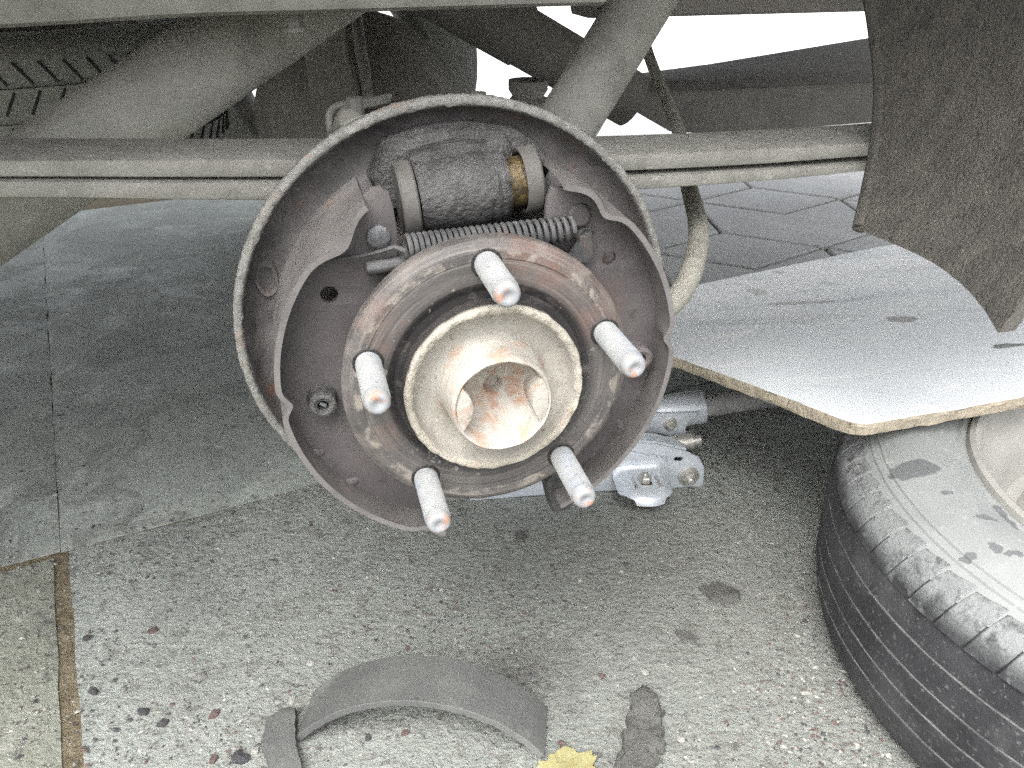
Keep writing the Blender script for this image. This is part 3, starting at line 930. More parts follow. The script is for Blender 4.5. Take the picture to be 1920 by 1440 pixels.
for i in range(n1 - 1):
    for j in (0, NU):
        q = i * (NU + 1) + j
        f.append((q, q + NU + 1, m1 + q + NU + 1, m1 + q))
for i in (0, n1 - 1):
    for j in range(NU):
        q = i * (NU + 1) + j
        f.append((q, q + 1, m1 + q + 1, m1 + q))
inv = Matrix.Translation((HUB.x, HUB.y, 0)) @ Matrix.Rotation(YAW, 4, 'Z')
inv = inv.inverted()
v = [inv @ p for p in v]
flap = obj('mud_flap', pyd(v, f), M['flap'], VEH)
flap['label'] = 'dark gritty rubber mud flap hanging at the right'
# raised bead along the flap's inner edge
obj('flap_bead', tube([inv @ (p + UX * 0.004 - UY * 0.002) for p in FE], 0.0055, 10), M['flap'], flap)

# ================================================================== DRUM BRAKE (hub frame)
BR = empty('drum_brake', HUB, YAW, 'opened rusty drum brake with bare shoes, return spring and five white wheel studs', 'drum brake')
# backing plate dish
plate = obj('backing_plate', rough_me(lathe([(0.0, -0.004), (0.05, -0.004), (0.09, -0.006), (0.104, -0.012), (0.112, -0.020), (0.120, -0.023), (0.127, -0.021), (0.1315, -0.012), (0.1335, -0.0015),
                                   (0.1375, -0.0035), (0.1378, -0.014), (0.134, -0.024), (0.126, -0.031), (0.10, -0.024), (0.05, -0.012), (0.0, -0.012)], 120), 0.0008, 90, 1), M['plate'], BR, ang=50)
rimv = lathe_vf([(0.1338, -0.0005), (0.1352, 0.0008), (0.1378, 0.0007), (0.1392, -0.0012), (0.1395, -0.0065), (0.1382, -0.0080), (0.1345, -0.006)], 420, 's', True, jit=0.0003)
obj('rim', rough_me(pyd(*rimv), 0.0007, 520, 4), M['rim'], plate, ang=60)


def arc_ang(px, py, s):
    p = hubp(px, py, s)
    return math.atan2(p.z, p.x)


RS = 0.1164
S0, S1, SW = 0.010, 0.070, 0.046                  # shoe table from S0 to S1, web at SW


def table_me(t0, t1, bumps, n=110):
    v, f, mi = [], [], []
    th = 0.0032
    ss = [S0, S0 + 0.02, S0 + 0.04, S1 - 0.008, S1]
    for i in range(n + 1):
        t = t0 + (t1 - t0) * i / n
        b = sum(d * math.exp(-((t - c) / w) ** 2) for c, w, d in bumps)
        for r_ in (RS, RS - th):
            for s in ss:
                k = max(0, (s - 0.045) / (S1 - 0.045))
                r = r_ - b * k * k
                v.append((r * math.cos(t), -s, r * math.sin(t)))
    q = 10
    for i in range(n):
        o, p = i * q, (i + 1) * q
        for k in range(4):
            f.append((o + k, o + k + 1, p + k + 1, p + k)); mi.append(0)
            f.append((o + 5 + k, p + 5 + k, p + 6 + k, o + 6 + k)); mi.append(0)
        f.append((o + 4, o + 9, p + 9, p + 4)); mi.append(1)
        f.append((o, p, p + 5, o + 5)); mi.append(0)
    for o in (0, n * q):
        f.append((o, o + 1, o + 2, o + 3, o + 4, o + 9, o + 8, o + 7, o + 6, o + 5)); mi.append(1)
    return pyd(v, f, True, mi)


tl0, tl1 = arc_ang(668, 362, S1), arc_ang(836, 1000, S1) + 2 * math.pi
left_b = [(arc_ang(640, 462, S1), 0.11, 0.0075), (arc_ang(680, 388, S1), 0.10, -0.001), (arc_ang(526, 765, S1) + 2 * math.pi, 0.045, 0.0048), (arc_ang(800, 995, S1) + 2 * math.pi, 0.05, 0.0035)]
tr0, tr1 = arc_ang(1040, 930, S1), arc_ang(1062, 345, S1)
right_b = [(arc_ang(1135, 405, S1), 0.075, 0.0055), (arc_ang(1060, 340, S1), 0.09, 0.003), (arc_ang(1262, 632, S1), 0.045, 0.0045)]
shoeL = obj('brake_shoe', table_me(tl0, tl1, left_b), [M['shoe'], M['edge']], BR)
shoeR = obj('brake_shoe', table_me(tr0, tr1, right_b), [M['shoe'], M['edge']], BR)


def web_me(t0, t1, rin, holes, extra0=None, extra1=None):
    n = 50
    out = [((RS - 0.003) * math.cos(t0 + (t1 - t0) * i / n), (RS - 0.003) * math.sin(t0 + (t1 - t0) * i / n)) for i in range(n + 1)]
    if extra1:
        out += extra1
    out += [(rin * math.cos(t1 + (t0 - t1) * i / n), rin * math.sin(t1 + (t0 - t1) * i / n)) for i in range(n + 1)]
    if extra0:
        out += extra0
    return plate2d(out, holes, 0.0045, 0.0006, at=-SW)


def xz(px, py, s=SW):
    p = hubp(px, py, s)
    return (p.x, p.z)


hl = [ring2d(*xz(617, 550), 0.0048)]
# left web with a rounded ear up beside the wheel cylinder
earL = [xz(x, y) for x, y in ((745, 470), (744, 430), (736, 385), (728, 358), (712, 348), (694, 352), (676, 372))]
webL = obj('shoe_web', web_me(tl1 - 0.02, arc_ang(600, 480, SW), 0.070, hl, None, [xz(640, 420), xz(676, 372)] + earL[::-1][1:]), M['web'], shoeL)
hr_ = [ring2d(*xz(1140, 482), 0.0042), ring2d(*xz(1141, 846), 0.0040)]
earR = [xz(x, y) for x, y in ((1060, 350), (1032, 350), (1024, 372), (1020, 420), (1026, 450), (1060, 470))]
webR = obj('shoe_web', web_me(tr0 + 0.03, arc_ang(1110, 385, SW), 0.072, hr_, None, earR), M['web'], shoeR)
# welded dimples along the shoe webs
for px, py in ((655, 905), (590, 850), (1205, 745), (1165, 800), (1115, 865), (1215, 685)):
    p = hubp(px, py, SW + 0.002)
    t = math.atan2(p.z, p.x)
    d = obj('spot_weld', lathe([(0, 0.0016), (0.0022, 0.001), (0.003, 0.0)], 14), M['web'], shoeL if px < 900 else shoeR)
    d.location = (p.x, p.y, p.z)
    d.scale = (1.0, 1.0, 2.4)
    d.rotation_euler = (0, -(t - 0.5) + math.pi / 2, 0)
# rivets
rv = obj('rivet', rough_me(lathe([(0, 0.0042), (0.004, 0.0040), (0.0062, 0.0026), (0.0064, 0)], 22), 0.0003, 300), M['bolt'], shoeL)
rv.location = hubp(709, 442, SW + 0.002)
rv = obj('rivet', lathe([(0, 0.0035), (0.0052, 0.0033), (0.0068, 0.002), (0.0072, 0)], 22), M['web'], shoeR)
rv.location = hubp(1085, 403, SW + 0.002)
# hold-down spring cups
cup = [(0.0, 0.004), (0.0032, 0.004), (0.0034, 0.0105), (0.0055, 0.0115), (0.0076, 0.0105), (0.0082, 0.006), (0.0080, 0.0045), (0.0086, 0.003), (0.0086, 0.0)]
for px, py in ((604, 745), (1190, 660)):
    c = obj('hold_down_cup', rough_me(lathe(cup, 30), 0.0003, 250), M['cyl'] if px < 900 else M['web'], BR)
    c.location = hubp(px, py, SW + 0.002)
    t = obj('hold_down_pin', rough_me(pyd(*box_vf((0, -0.006, 0), (0.004, 0.006, 0.0018))), 0.0002, 300), M['bolt'], c)
    t.rotation_euler = (0, R(35), 0)
# anchor block at the bottom
an = [(p.x, p.z) for p in [hubp(x, y, 0.045) for x, y in ((1016, 890), (1030, 948), (1060, 940), (1085, 905), (1075, 870), (1030, 870))]]
obj('anchor_block', plate2d(an, [], 0.02, 0.002, at=-0.045), M['cyl'], BR)
# access hole and inspection plug in the dish, far left
pg = obj('inspection_hole', rough_me(lathe([(0.0, -0.003), (0.0058, -0.003), (0.0062, 0.0015), (0.0085, 0.0018), (0.0095, 0.0)], 24), 0.0003, 200), M['plate'], plate)
pg.location = hubp(500, 522, -0.0215)
pg.scale = (0.8, 1, 1.3)

# wheel cylinder, lying across the top
w0, w1 = hubp(742, 378, 0.024), hubp(1012, 333, 0.024)
wd = (w1 - w0)
wl = wd.length
wc = obj('wheel_cylinder', rough_me(lathe([(0.0, 0.012), (0.0185, 0.012), (0.0195, 0.016), (0.0200, 0.03), (0.0205, 0.045), (0.0195, 0.052), (0.0197, wl - 0.032), (0.0203, wl - 0.029), (0.0190, wl - 0.0265), (0.0198, wl - 0.024), (0.0188, wl - 0.021), (0.0, wl - 0.021)], 44, 'x'), 0.0011, 110, 3), M['cyl'], BR)
wc.location = w0
wc.rotation_euler = (0, -math.atan2(wd.z, wd.x), 0)
obj('boot_collar', lathe([(0.0, 0.0), (0.0205, 0.0), (0.0215, 0.001), (0.0215, 0.0085), (0.0205, 0.0095), (0.0, 0.0095)], 40, 'x'), M['rubber_boot'], wc).location = (0.0015, 0, 0)
obj('piston', rough_me(lathe([(0.0, wl - 0.022), (0.0135, wl - 0.022), (0.0145, wl - 0.016), (0.014, wl - 0.006), (0, wl - 0.006)], 32, 'x'), 0.0004, 200), M['brass'], wc)
obj('piston_cap', lathe([(0.0, wl - 0.004), (0.0165, wl - 0.0045), (0.0165, wl - 0.0115), (0.0185, wl - 0.0118), (0.0190, wl - 0.011), (0.0190, wl - 0.003), (0.0182, wl - 0.002), (0.0, wl - 0.002)], 40, 'x'), M['rubber_boot'], wc)
# casting pad that carries the cylinder
pad = [(p.x, p.z) for p in [hubp(x, y, 0.0) for x, y in ((690, 330), (720, 268), (790, 240), (880, 232), (960, 240), (1010, 270), (1030, 310), (1010, 350), (720, 390))]]
obj('cylinder_pad', rough_me(plate2d(pad, [], 0.026, 0.006, at=0.004), 0.0012, 70, 5), M['cyl'], plate)
obj('cylinder_saddle', rough_me(bevel_me(join([box_vf((wl * 0.48, 0.012, 0.010), (0.062, 0.026, 0.030))]), 0.008, 3), 0.0025, 60, 2, 3), M['cyl'], wc)

# return spring: close coils with hooked ends
s0, s1 = hubp(758, 464, 0.060), hubp(1072, 428, 0.060)
sd = s1 - s0
sl = sd.length
e1 = sd.normalized()
e2 = Vector((0, -1, 0))
e3 = e1.cross(e2).normalized()
TURNS, SR = 27, 0.0062
path = [hubp(590, 494, SW + 0.004), hubp(640, 486, SW + 0.006), hubp(700, 475, 0.057), hubp(740, 463, 0.060)]
path, _ = smooth_path(path, None, 4)
N_ = TURNS * 14
for i in range(N_ + 1):
    t = i / N_
    # the last few turns are pulled open
    x = t if t < 0.8 else t
    a = 2 * math.pi * TURNS * t
    prog = 0.90 * t + 0.10 * t * t * t
    path.append(s0 + e1 * (sl * prog) + (e2 * math.cos(a) + e3 * math.sin(a)) * SR)
tail, _ = smooth_path([s1 + e2 * SR, hubp(1082, 448, 0.058), hubp(1090, 432, 0.052), hubp(1112, 430, SW + 0.004)], None, 4)
path += tail[1:]
obj('return_spring', tube(path, 0.0014, 7), M['spring'], BR)

# adjuster strut ends and lever
obj('strut_end', rough_me(bevel_me(join([tube_vf([hubp(688, 504, 0.056), hubp(790, 486, 0.056)], 0.0042, 10)]), 0.0008), 0.0006, 200, 3, 1), M['spring'], BR)
lv = [(p.x, p.z) for p in [hubp(x, y, 0.054) for x, y in ((1062, 478), (1085, 440), (1108, 432), (1112, 470), (1104, 492), (1085, 490), (1068, 492))]]
obj('adjuster_lever', rough_me(plate2d(lv, [], 0.004, 0.0008, at=-0.054), 0.0003, 200), M['spring'], BR)

# hub
hub = obj('hub_flange', lathe([(0.030, 0.060), (0.060, 0.064), (0.078, 0.066), (0.0808, 0.069), (0.0817, 0.0775), (0.0812, 0.0798), (0.0772, 0.0838), (0.0758, 0.0843), (0.0718, 0.0845), (0.0712, 0.0841), (0.0585, 0.0838), (0.0560, 0.0828), (0.0535, 0.0815), (0.0515, 0.0812), (0.045, 0.081)], 144), M['flange'], BR, ang=16)
lipp = lathe_vf([(0.0490, 0.081), (0.0496, 0.086), (0.0500, 0.0935), (0.0497, 0.0955), (0.0488, 0.0968), (0.0463, 0.0965), (0.0452, 0.0952)], 140, 's', jit=0.0003)
obj('hub_lip', rough_me(pyd(*lipp), 0.0007, 150, 2), M['lip'], hub, ang=60)
dish = lathe_vf([(0.0462, 0.0963), (0.0452, 0.0945), (0.0446, 0.0890), (0.0432, 0.0852), (0.0400, 0.0836), (0.0340, 0.0836), (0.0312, 0.0850), (0.0296, 0.0890), (0.0285, 0.097), (0.0276, 0.1095), (0.0270, 0.1122), (0.0262, 0.1132), (0.0253, 0.1128), (0.0247, 0.1108)], 110)
dm = obj('hub_dish', rough_me(pyd(*dish), 0.0005, 120, 6), M['hub'], hub, ang=60)
# socket in the boss: hollow with two side lands and a centre hole
nb = 64
v, f = [], []
prof = [(0.0250, 0.1118), (0.0242, 0.1085), (0.0220, 0.1015), (0.0178, 0.0945), (0.012, 0.0900), (0.0065, 0.0885), (0.0052, 0.0872), (0.0042, 0.0810), (0.0, 0.080)]
sv, sf = lathe_vf(prof, nb)
obj('hub_socket', rough_me(pyd(sv, sf), 0.0006, 140, 8), M['hub'], hub, ang=60)


def land_me(sgn, half_h, bow):
    rr, n = 0.0253, 18
    half = math.asin(half_h / rr)
    cut = rr * math.cos(half)
    seg = [(sgn * rr * math.cos(-half + 2 * half * i / n), rr * math.sin(-half + 2 * half * i / n)) for i in range(n + 1)]
    inner = [(sgn * (cut - bow * math.sin(math.pi * i / n)), half_h * (1 - 2 * i / n)) for i in range(1, n)]
    return plate2d(seg + inner, [], 0.020, 0.0008, at=-0.1025)


for sgn, hh, bw in ((-1, 0.0132, 0.0058), (1, 0.0140, 0.0050)):
    obj('socket_land', rough_me(land_me(sgn, hh, bw), 0.0003, 200, 5), M['hub'], hub)
# studs
SL, SRD = 0.0470, 0.0069
prof = [(0.0, -0.004), (0.0068, -0.004), (0.0068, 0.0012)]
k = 0.0018
while k < SL - 0.0075:
    prof += [(SRD - 0.0011, k), (SRD + 0.0001, k + 0.0008), (SRD + 0.0001, k + 0.0010)]
    k += 0.0017
prof += [(SRD - 0.0004, SL - 0.0068), (SRD - 0.0004, SL - 0.0026), (SRD - 0.0016, SL - 0.0006), (SRD - 0.0024, SL - 0.0003), (0.0028, SL - 0.0004), (0.0018, SL - 0.0012), (0.0, SL - 0.0014)]
stud_me = lathe(prof, 32)
for i in range(5):
    a = R(19.3 + 72 * i)
    so = obj('wheel_stud', stud_me, M['stud'], hub, ang=40)
    so.location = (0.0695 * math.cos(a), -0.0845, 0.0695 * math.sin(a))
    so.rotation_euler = (0, R(77 * i), 0)
    hole = obj('stud_seat', lathe([(0.0066, 0.0006), (0.0079, 0.0005), (0.0084, 0.0)], 28), M['hole_shade'], hub)
    hole.location = (0.0695 * math.cos(a), -0.0845, 0.0695 * math.sin(a))

# ================================================================== SPARE TYRE slung flat under the floor
spc = CAMP + ray(40, 165) * 1.38
spare = empty('spare_tyre', (spc.x, spc.y, spc.z - 0.1), 0.3, 'dusty spare tyre slung flat under the vehicle, behind the shock absorber at the left', 'tyre')
sp_prof = [(0.2, 0.012), (0.206, 0.004), (0.235, -0.004), (0.275, 0.0), (0.300, 0.017), (0.308, 0.028)]
for g in (0.055, 0.1, 0.145):
    sp_prof += [(0.3105, g - 0.005), (0.3105, g - 0.004), (0.304, g - 0.0035), (0.304, g + 0.0035), (0.3105, g + 0.004), (0.3105, g + 0.005)]
sp_prof += [(0.308, 0.172), (0.300, 0.183), (0.275, 0.2), (0.235, 0.204), (0.206, 0.196), (0.2, 0.188)]
sp = obj('tyre', lathe(sp_prof, 120, 'z'), M['spare'], spare)
obj('rim', lathe([(0.205, 0.19), (0.19, 0.18), (0.17, 0.13), (0.165, 0.08), (0.19, 0.02), (0.205, 0.01)], 60, 'z'), M['dark'], spare)
sipe = bevel_me(join([box_vf((0.0, 0, 0), (0.004, 0.0035, 0.034))]), 0.0008, 1)
for i in range(64):
    a = 2 * math.pi * i / 64
    if math.sin(a) > 0.35:
        continue
    for z, tl in ((0.0775, 0.5), (0.1225, -0.5), (0.160, 0.6), (0.038, -0.6)):
        q = obj('sipe', sipe, M['tread'], sp, smooth=False)
        q.matrix_local = Matrix.Rotation(a + 0.02 * z * 100, 4, 'Z') @ Matrix.Translation((0.3100, 0, z)) @ Matrix.Rotation(tl, 4, 'X')

# ================================================================== WHEEL LYING ON THE GROUND
WH = empty('wheel', (0.5885, 0.5602, 0), 0, 'dusty wheel lying flat on the concrete under the white board', 'wheel')
wp, wm = [], []


def add(r, z, m):
    wp.append((r, z)); wm.append(m)


# material index: 0 tread, 1 groove, 2 sidewall
add(0.200, 0.172, 2); add(0.2045, 0.181, 2); add(0.2085, 0.1835, 2); add(0.2125, 0.1830, 2)
add(0.225, 0.189, 2); add(0.240, 0.1945, 2); add(0.255, 0.1955, 2); add(0.268, 0.1925, 2); add(0.2755, 0.1885, 2)
add(0.2762, 0.1892, 2); add(0.2785, 0.1880, 2); add(0.2792, 0.1862, 2); add(0.2815, 0.1850, 2); add(0.2822, 0.1858, 2); add(0.2845, 0.1842, 2); add(0.2852, 0.1822, 2)
add(0.2925, 0.1755, 2); add(0.2990, 0.1670, 0); add(0.3030, 0.1580, 0)
for g, wgr in ((0.119, 0.0012), (0.092, 0.0010), (0.068, 0.0009), (0.046, 0.0008)):
    ro = 0.3095 - (abs(g - 0.09) / 0.07) ** 2 * 0.0035
    add(ro, g + wgr + 0.0008, 0); add(ro - 0.0004, g + wgr, 1); add(ro - 0.0010, g + wgr * 0.5, 1); add(ro - 0.0010, g - wgr * 0.5, 1); add(ro - 0.0004, g - wgr, 0); add(ro, g - wgr - 0.0008, 0)
add(0.3030, 0.022, 0); add(0.2985, 0.011, 0); add(0.285, 0.003, 2); add(0.255, 0.001, 2); add(0.22, 0.004, 2); add(0.2, 0.01, 2)
NW = 180
vv, ff = lathe_vf(wp, NW, 'z')
mi = []
for i in range(NW):
    mi += wm[:len(wp) - 1]
tyre = obj('tyre', rough_me(pyd(vv, ff, True, mi), 0.0006, 60, 3), [M['tread'], M['groove'], M['wall']], WH, ang=25)
# shoulder blocks
blk = [(0.0, 0.0), (0.0, 1.0), (0.55, 1.12), (1.0, 0.9), (1.0, 0.05), (0.5, -0.1)]
NB = 74
v, f = [], []
pr = [(0.2905, 0.1785), (0.2975, 0.1712), (0.3030, 0.1620), (0.3066, 0.1520), (0.3078, 0.1440)]   # outer face of a block
w_ = 2 * math.pi / NB * 0.955
for i, (r, z) in enumerate(pr):
    sk = -0.010 * i
    for k in range(4):
        a = -w_ / 2 + w_ * k / 3 + sk
        jog = 0.005 * (0, 0.2, 0.75, 1)[k] if i == 0 else 0
        v.append(((r - jog * 0.4) * math.cos(a), (r - jog * 0.4) * math.sin(a), z + jog * 0.5))
for i, (r, z) in enumerate(pr):
    sk = -0.010 * i
    for k in range(4):
        a = -w_ / 2 + w_ * k / 3 + sk
        v.append(((r - 0.010) * math.cos(a), (r - 0.010) * math.sin(a), z - 0.004))
for i in range(4):
    for k in range(3):
        f.append((i * 4 + k, i * 4 + k + 1, i * 4 + k + 5, i * 4 + k + 4))
for i in range(4):
    for k in (0, 3):
        f.append((i * 4 + k, (i + 1) * 4 + k, 20 + (i + 1) * 4 + k, 20 + i * 4 + k))
for k in range(3):
    f.append((k, k + 1, 20 + k + 1, 20 + k))
    f.append((16 + k, 16 + k + 1, 36 + k + 1, 36 + k))
blk_me = bevel_me(pyd(v, f), 0.0009, 1, 40)
for i in range(NB):
    a = 2 * math.pi * i / NB
    if math.cos(a - math.pi * 1.15) < -0.35:
        continue
    b = obj('tread_block', blk_me, M['block'], tyre, ang=30)
    b.rotation_euler = (0, 0, a)
# steel rim, outer face up
rimw = obj('rim', lathe([(0.2015, 0.172), (0.2040, 0.1795), (0.2020, 0.1845), (0.1975, 0.1860), (0.1935, 0.1830), (0.1905, 0.172), (0.1860, 0.160), (0.1760, 0.152), (0.1700, 0.146), (0.1660, 0.130), (0.1600, 0.112), (0.1500, 0.106),
                       (0.140, 0.112), (0.120, 0.124), (0.100, 0.128), (0.085, 0.120), (0.078, 0.110), (0.074, 0.110), (0.050, 0.118), (0.050, 0.108), (0.0, 0.108)], 120, 'z'), M['steel_rim'], WH, ang=40)
va = on_level(1885, 815, 0.13) - Vector((0.5885, 0.5602, 0))
vb = on_level(1925, 755, 0.165) - Vector((0.5885, 0.5602, 0))
obj('valve_stem', tube([va, va.lerp(vb, .5), va.lerp(vb, .52), vb], [0.0085, 0.008, 0.0065, 0.006], 16), M['valve'], rimw)
for i in range(5):
    a = R(30 + 72 * i)
    hle = obj('stud_hole', lathe([(0.011, 0.0), (0.0095, -0.001), (0.007, -0.008), (0.0, -0.008)], 20, 'z'), M['dark'], rimw)
    hle.location = (0.0695 * math.cos(a), 0.0695 * math.sin(a), 0.1165)

# ================================================================== BOARD leaning from the wheel to the ground
bn = on_level(1608, 792, 0.220)
e_r = Vector((0.961, 0.277, 0))                   # along the near edge
e_b = Vector((-0.277, 0.961, 0))                  # up the board, away
SLOPE = 0.20


def on_board(px, py):
    r = ray(px, py)
    # plane: z = bn.z - SLOPE * e_b.(p-bn)
    n = Vector((SLOPE * e_b.x, SLOPE * e_b.y, 1))
    p = CAMP + r * ((bn - CAMP).dot(n) / r.dot(n))
    d = p - bn
    return d.dot(e_r), d.dot(e_b)


lx, ly = on_board(1265, 668)
fx, fy = on_board(1280, 540)
gx, gy = on_board(1650, 462)
nx, ny = on_board(1920, 742)
outl = [on_board(1598, 790), on_board(1625, 793), on_board(1660, 787), on_board(1730, 775), on_board(1800, 764), (nx, ny), (nx + 0.12, ny + 0.02), (gx + 0.14, gy - 0.0), (gx, gy), (fx, fy), (fx - 0.06, fy - 0.004), (lx - 0.05, ly + 0.10), (lx, ly), on_board(1330, 691), on_board(1400, 716), on_board(1470, 742), on_board(1540, 769), on_board(1580, 784)]
dens = []
for i in range(len(outl)):
    p, q = Vector(outl[i]), Vector(outl[(i + 1) % len(outl)])
    n = max(1, int((q - p).length / 0.008))
    nn = Vector((-(q - p).y, (q - p).x)).normalized()
    for k in range(n):
        c = p.lerp(q, k / n)
        dens.append(c)
ar = sum(dens[i].x * dens[(i + 1) % len(dens)].y - dens[(i + 1) % len(dens)].x * dens[i].y for i in range(len(dens)))
cen = sum(dens, Vector((0, 0))) / len(dens)
TH_B = 0.0135


def brd(p, dz):
    return bn + e_r * p[0] + e_b * p[1] + Vector((0, 0, -SLOPE * p[1] + dz))


v, f, mi = [], [], []
n = len(dens)
levels = [(0, 0.0), (-0.0012, 0.0015), (-0.004, 0.0035), (-0.009, 0.004), (-TH_B, 0.001)]
for dz, jit in levels:
    for p in dens:
        w = noise.fractal(Vector((p.x * 90, p.y * 90, dz * 300)), 1.0, 2.0, 3)
        d = (cen - p).normalized() * (-jit * w + (0.002 if dz == -TH_B else 0))
        zz = dz + (0.002 * noise.noise(Vector((p.x * 60, p.y * 60, 3))) if dz < -0.005 else 0)
        v.append(brd(p + d, zz))
f.append(tuple(range(n))); mi.append(0)
for L_ in range(len(levels) - 1):
    for i in range(n):
        f.append((L_ * n + i, L_ * n + (i + 1) % n, (L_ + 1) * n + (i + 1) % n, (L_ + 1) * n + i))
        mi.append(0 if L_ == 0 else 1)
f.append(tuple((len(levels) - 1) * n + i for i in range(n))); mi.append(1)
board = obj('board', pyd(v, f, True, mi), [M['laminate'], M['ply']], None, ang=30)
tag(board, 'white laminated board with raw broken edges propped on the tyre', 'board')

# ================================================================== FLOOR JACK
JA = R(6)
jp = on_level(1210, 950)                          # front caster's footprint
J = empty('floor_jack', (jp.x, jp.y, 0), JA, 'silver trolley jack standing on the concrete behind the brake', 'jack')
JX, JY = Vector((math.cos(JA), math.sin(JA), 0)), Vector((-math.sin(JA), math.cos(JA), 0))


def jk(px, py, off=0.0):
    """pixel -> jack frame, on the upright plane off metres behind the caster line"""
    p = on_upright(px, py, jp + JY * off, JA) - jp
    return (p.dot(JX), p.z)


so = 0.035
pts = [(880, 938), (880, 880), (1000, 835), (1190, 830), (1230, 832), (1285, 845), (1310, 856), (1320, 875), (1318, 908), (1300, 914), (1150, 918), (1000, 928)]
slot = [jk(x, y, so) for x, y in ((1266, 864), (1262, 859), (1266, 856), (1277, 856), (1281, 859), (1277, 864))]
front = obj('side_plate', plate2d([jk(x, y, so) for x, y in pts], [slot], 0.004, 0.0012, at=so), M['jack'], J)
back = obj('side_plate', plate2d([jk(x, y, so) for x, y in pts], [], 0.004, 0.0012, at=so + 0.115), M['jack'], J)
# pressed panel on the near plate
pp = [jk(x, y, so) for x, y in ((960, 875), (1180, 842), (1236, 852), (1250, 862), (1252, 872), (1244, 880), (1190, 882), (1000, 898))]
obj('pressed_panel', plate2d(pp, [], 0.007, 0.003, at=so - 0.003), M['jack'], front)
# top flange of the near plate
tp = [jk(x, y, so) for x, y in ((990, 838), (1190, 831), (1232, 833), (1286, 846))]
obj('top_flange', pyd([(x, so, z + .001) for x, z in tp] + [(x, so + 0.018, z + .001) for x, z in tp] + [(x, so, z + .004) for x, z in tp] + [(x, so + 0.018, z + .004) for x, z in tp],
                      [(i, i + 1, i + 5, i + 4) for i in range(3)] + [(8 + i, 8 + i + 1, 8 + i + 5, 8 + i + 4) for i in range(3)] + [(i, i + 1, 8 + i + 1, 8 + i) for i in range(3)] + [(4 + i, 4 + i + 1, 12 + i + 1, 12 + i) for i in range(3)] + [(0, 4, 12, 8), (3, 7, 15, 11)]), M['jack'], front)
# caster bracket: a rounded tongue bent out from the plate
cx, cz = jk(1213, 905, 0.0)
zt = jk(1213, 900, 0.012)[1]
tw = 0.028
prof_y = [(so - 0.002, 0.018, 1.10), (so - 0.0035, 0.010, 1.10), (so - 0.007, 0.004, 1.06), (so - 0.014, 0.001, 1.0), (so - 0.024, 0.0, 1.0), (0.004, -0.0005, 0.99), (-0.004, -0.001, 0.96), (-0.011, -0.002, 0.88), (-0.0165, -0.0035, 0.74), (-0.0195, -0.006, 0.58), (-0.021, -0.008, 0.52), (-0.0215, -0.0105, 0.50)]
v, f = [], []
KW = 17
for i, (y, dz, wf) in enumerate(prof_y):
    for k in range(KW):
        t = -1 + 2 * k / (KW - 1)
        e = max(0, abs(t) - 0.62) / 0.38
        v.append((cx + t * tw * wf, y + (0.004 * t * t if i > 6 else 0), zt + dz - 0.011 * e ** 2 * (1 if i < 6 else max(0.0, 1 - (i - 5) / 4))))
for i in range(len(prof_y) - 1):
    for k in range(KW - 1):
        f.append((i * KW + k, i * KW + k + 1, (i + 1) * KW + k + 1, (i + 1) * KW + k))
me = pyd(v, f)
bm = bmesh.new(); bm.from_mesh(me)
bmesh.ops.solidify(bm, geom=bm.faces[:], thickness=0.004)
bm.to_mesh(me); bm.free()
brk = obj('caster_bracket', me, M['jack'], J, ang=60)
bo = obj('bolt', bolt_me(0.0075, 0.009, 'z', 0.010, 0.004), M['zinc'], brk)
bo.location = (cx - 0.001, 0.006, zt + 0.001)
cw = obj('caster', join([lathe_vf([(0, -0.010), (0.014, -0.010), (0.016, -0.006), (0.016, 0.006), (0.014, 0.010), (0, 0.010)], 24, 'x')]), M['brass'], J)
cw.location = (cx, 0.002, 0.016)
for sgn in (-1, 1):
    obj('caster_fork', bevel_me(pyd(*box_vf((cx + sgn * 0.0135, 0.002, 0.0225), (0.003, 0.022, 0.022))), 0.001), M['zinc'], J)
# front wheel axle nut
ax_, az_ = jk(1291, 893, so - 0.003)
nb_ = obj('bolt', bolt_me(0.0085, 0.010, 's', 0.0125, 0.004), M['zinc'], front)
nb_.location = (ax_, so - 0.002, az_)
# handle yoke, sockets and pins behind the plate
hs_ = 0.095
y0 = jk(1200, 800, hs_); y1 = jk(1316, 765, hs_)
s0_, s1_ = Vector((jk(1190, 790, hs_)[0], hs_, jk(1190, 782, hs_)[1])), Vector((jk(1316, 768, hs_)[0], hs_, jk(1316, 762, hs_)[1]))
sock = obj('handle_socket', tube([s0_, s1_], [0.0215, 0.0205], 28), M['jack'], J)
yk = [jk(x, y, hs_ - 0.022) for x, y in ((1185, 775), (1310, 772), (1306, 782), (1292, 788), (1285, 800), (1286, 816), (1270, 824), (1240, 812), (1190, 808))]
obj('yoke_plate', plate2d(yk, [], 0.004, 0.001, at=hs_ - 0.022), M['jack'], J)
pb = obj('bolt', bolt_me(0.006, 0.006, 's', 0.0085), M['zinc'], J)
p_ = jk(1257, 796, hs_ - 0.026)
pb.location = (p_[0], hs_ - 0.024, p_[1])
hd = s1_ - s0_
he = Vector((jk(1460, 742, hs_ + 0.05)[0], hs_ + 0.05, jk(1460, 742, hs_ + 0.05)[1]))
obj('handle', tube([s1_ - hd * 0.3, s1_, he, he + (he - s1_) * 0.9], 0.0135, 20), M['handle'], J)
c1, c2 = jk(1235, 822, so + 0.05), jk(1290, 830, so + 0.05)
obj('pump_cylinder', tube([(c1[0] - 0.1, so + 0.057, c1[1] - 0.006), (c2[0] - 0.02, so + 0.057, c2[1]), (c2[0] - 0.018, so + 0.057, c2[1]), (c2[0] + 0.008, so + 0.057, c2[1])], [0.02, 0.02, 0.011, 0.011], 20), M['zinc'], J)
pn = jk(1288, 828, so + 0.02)
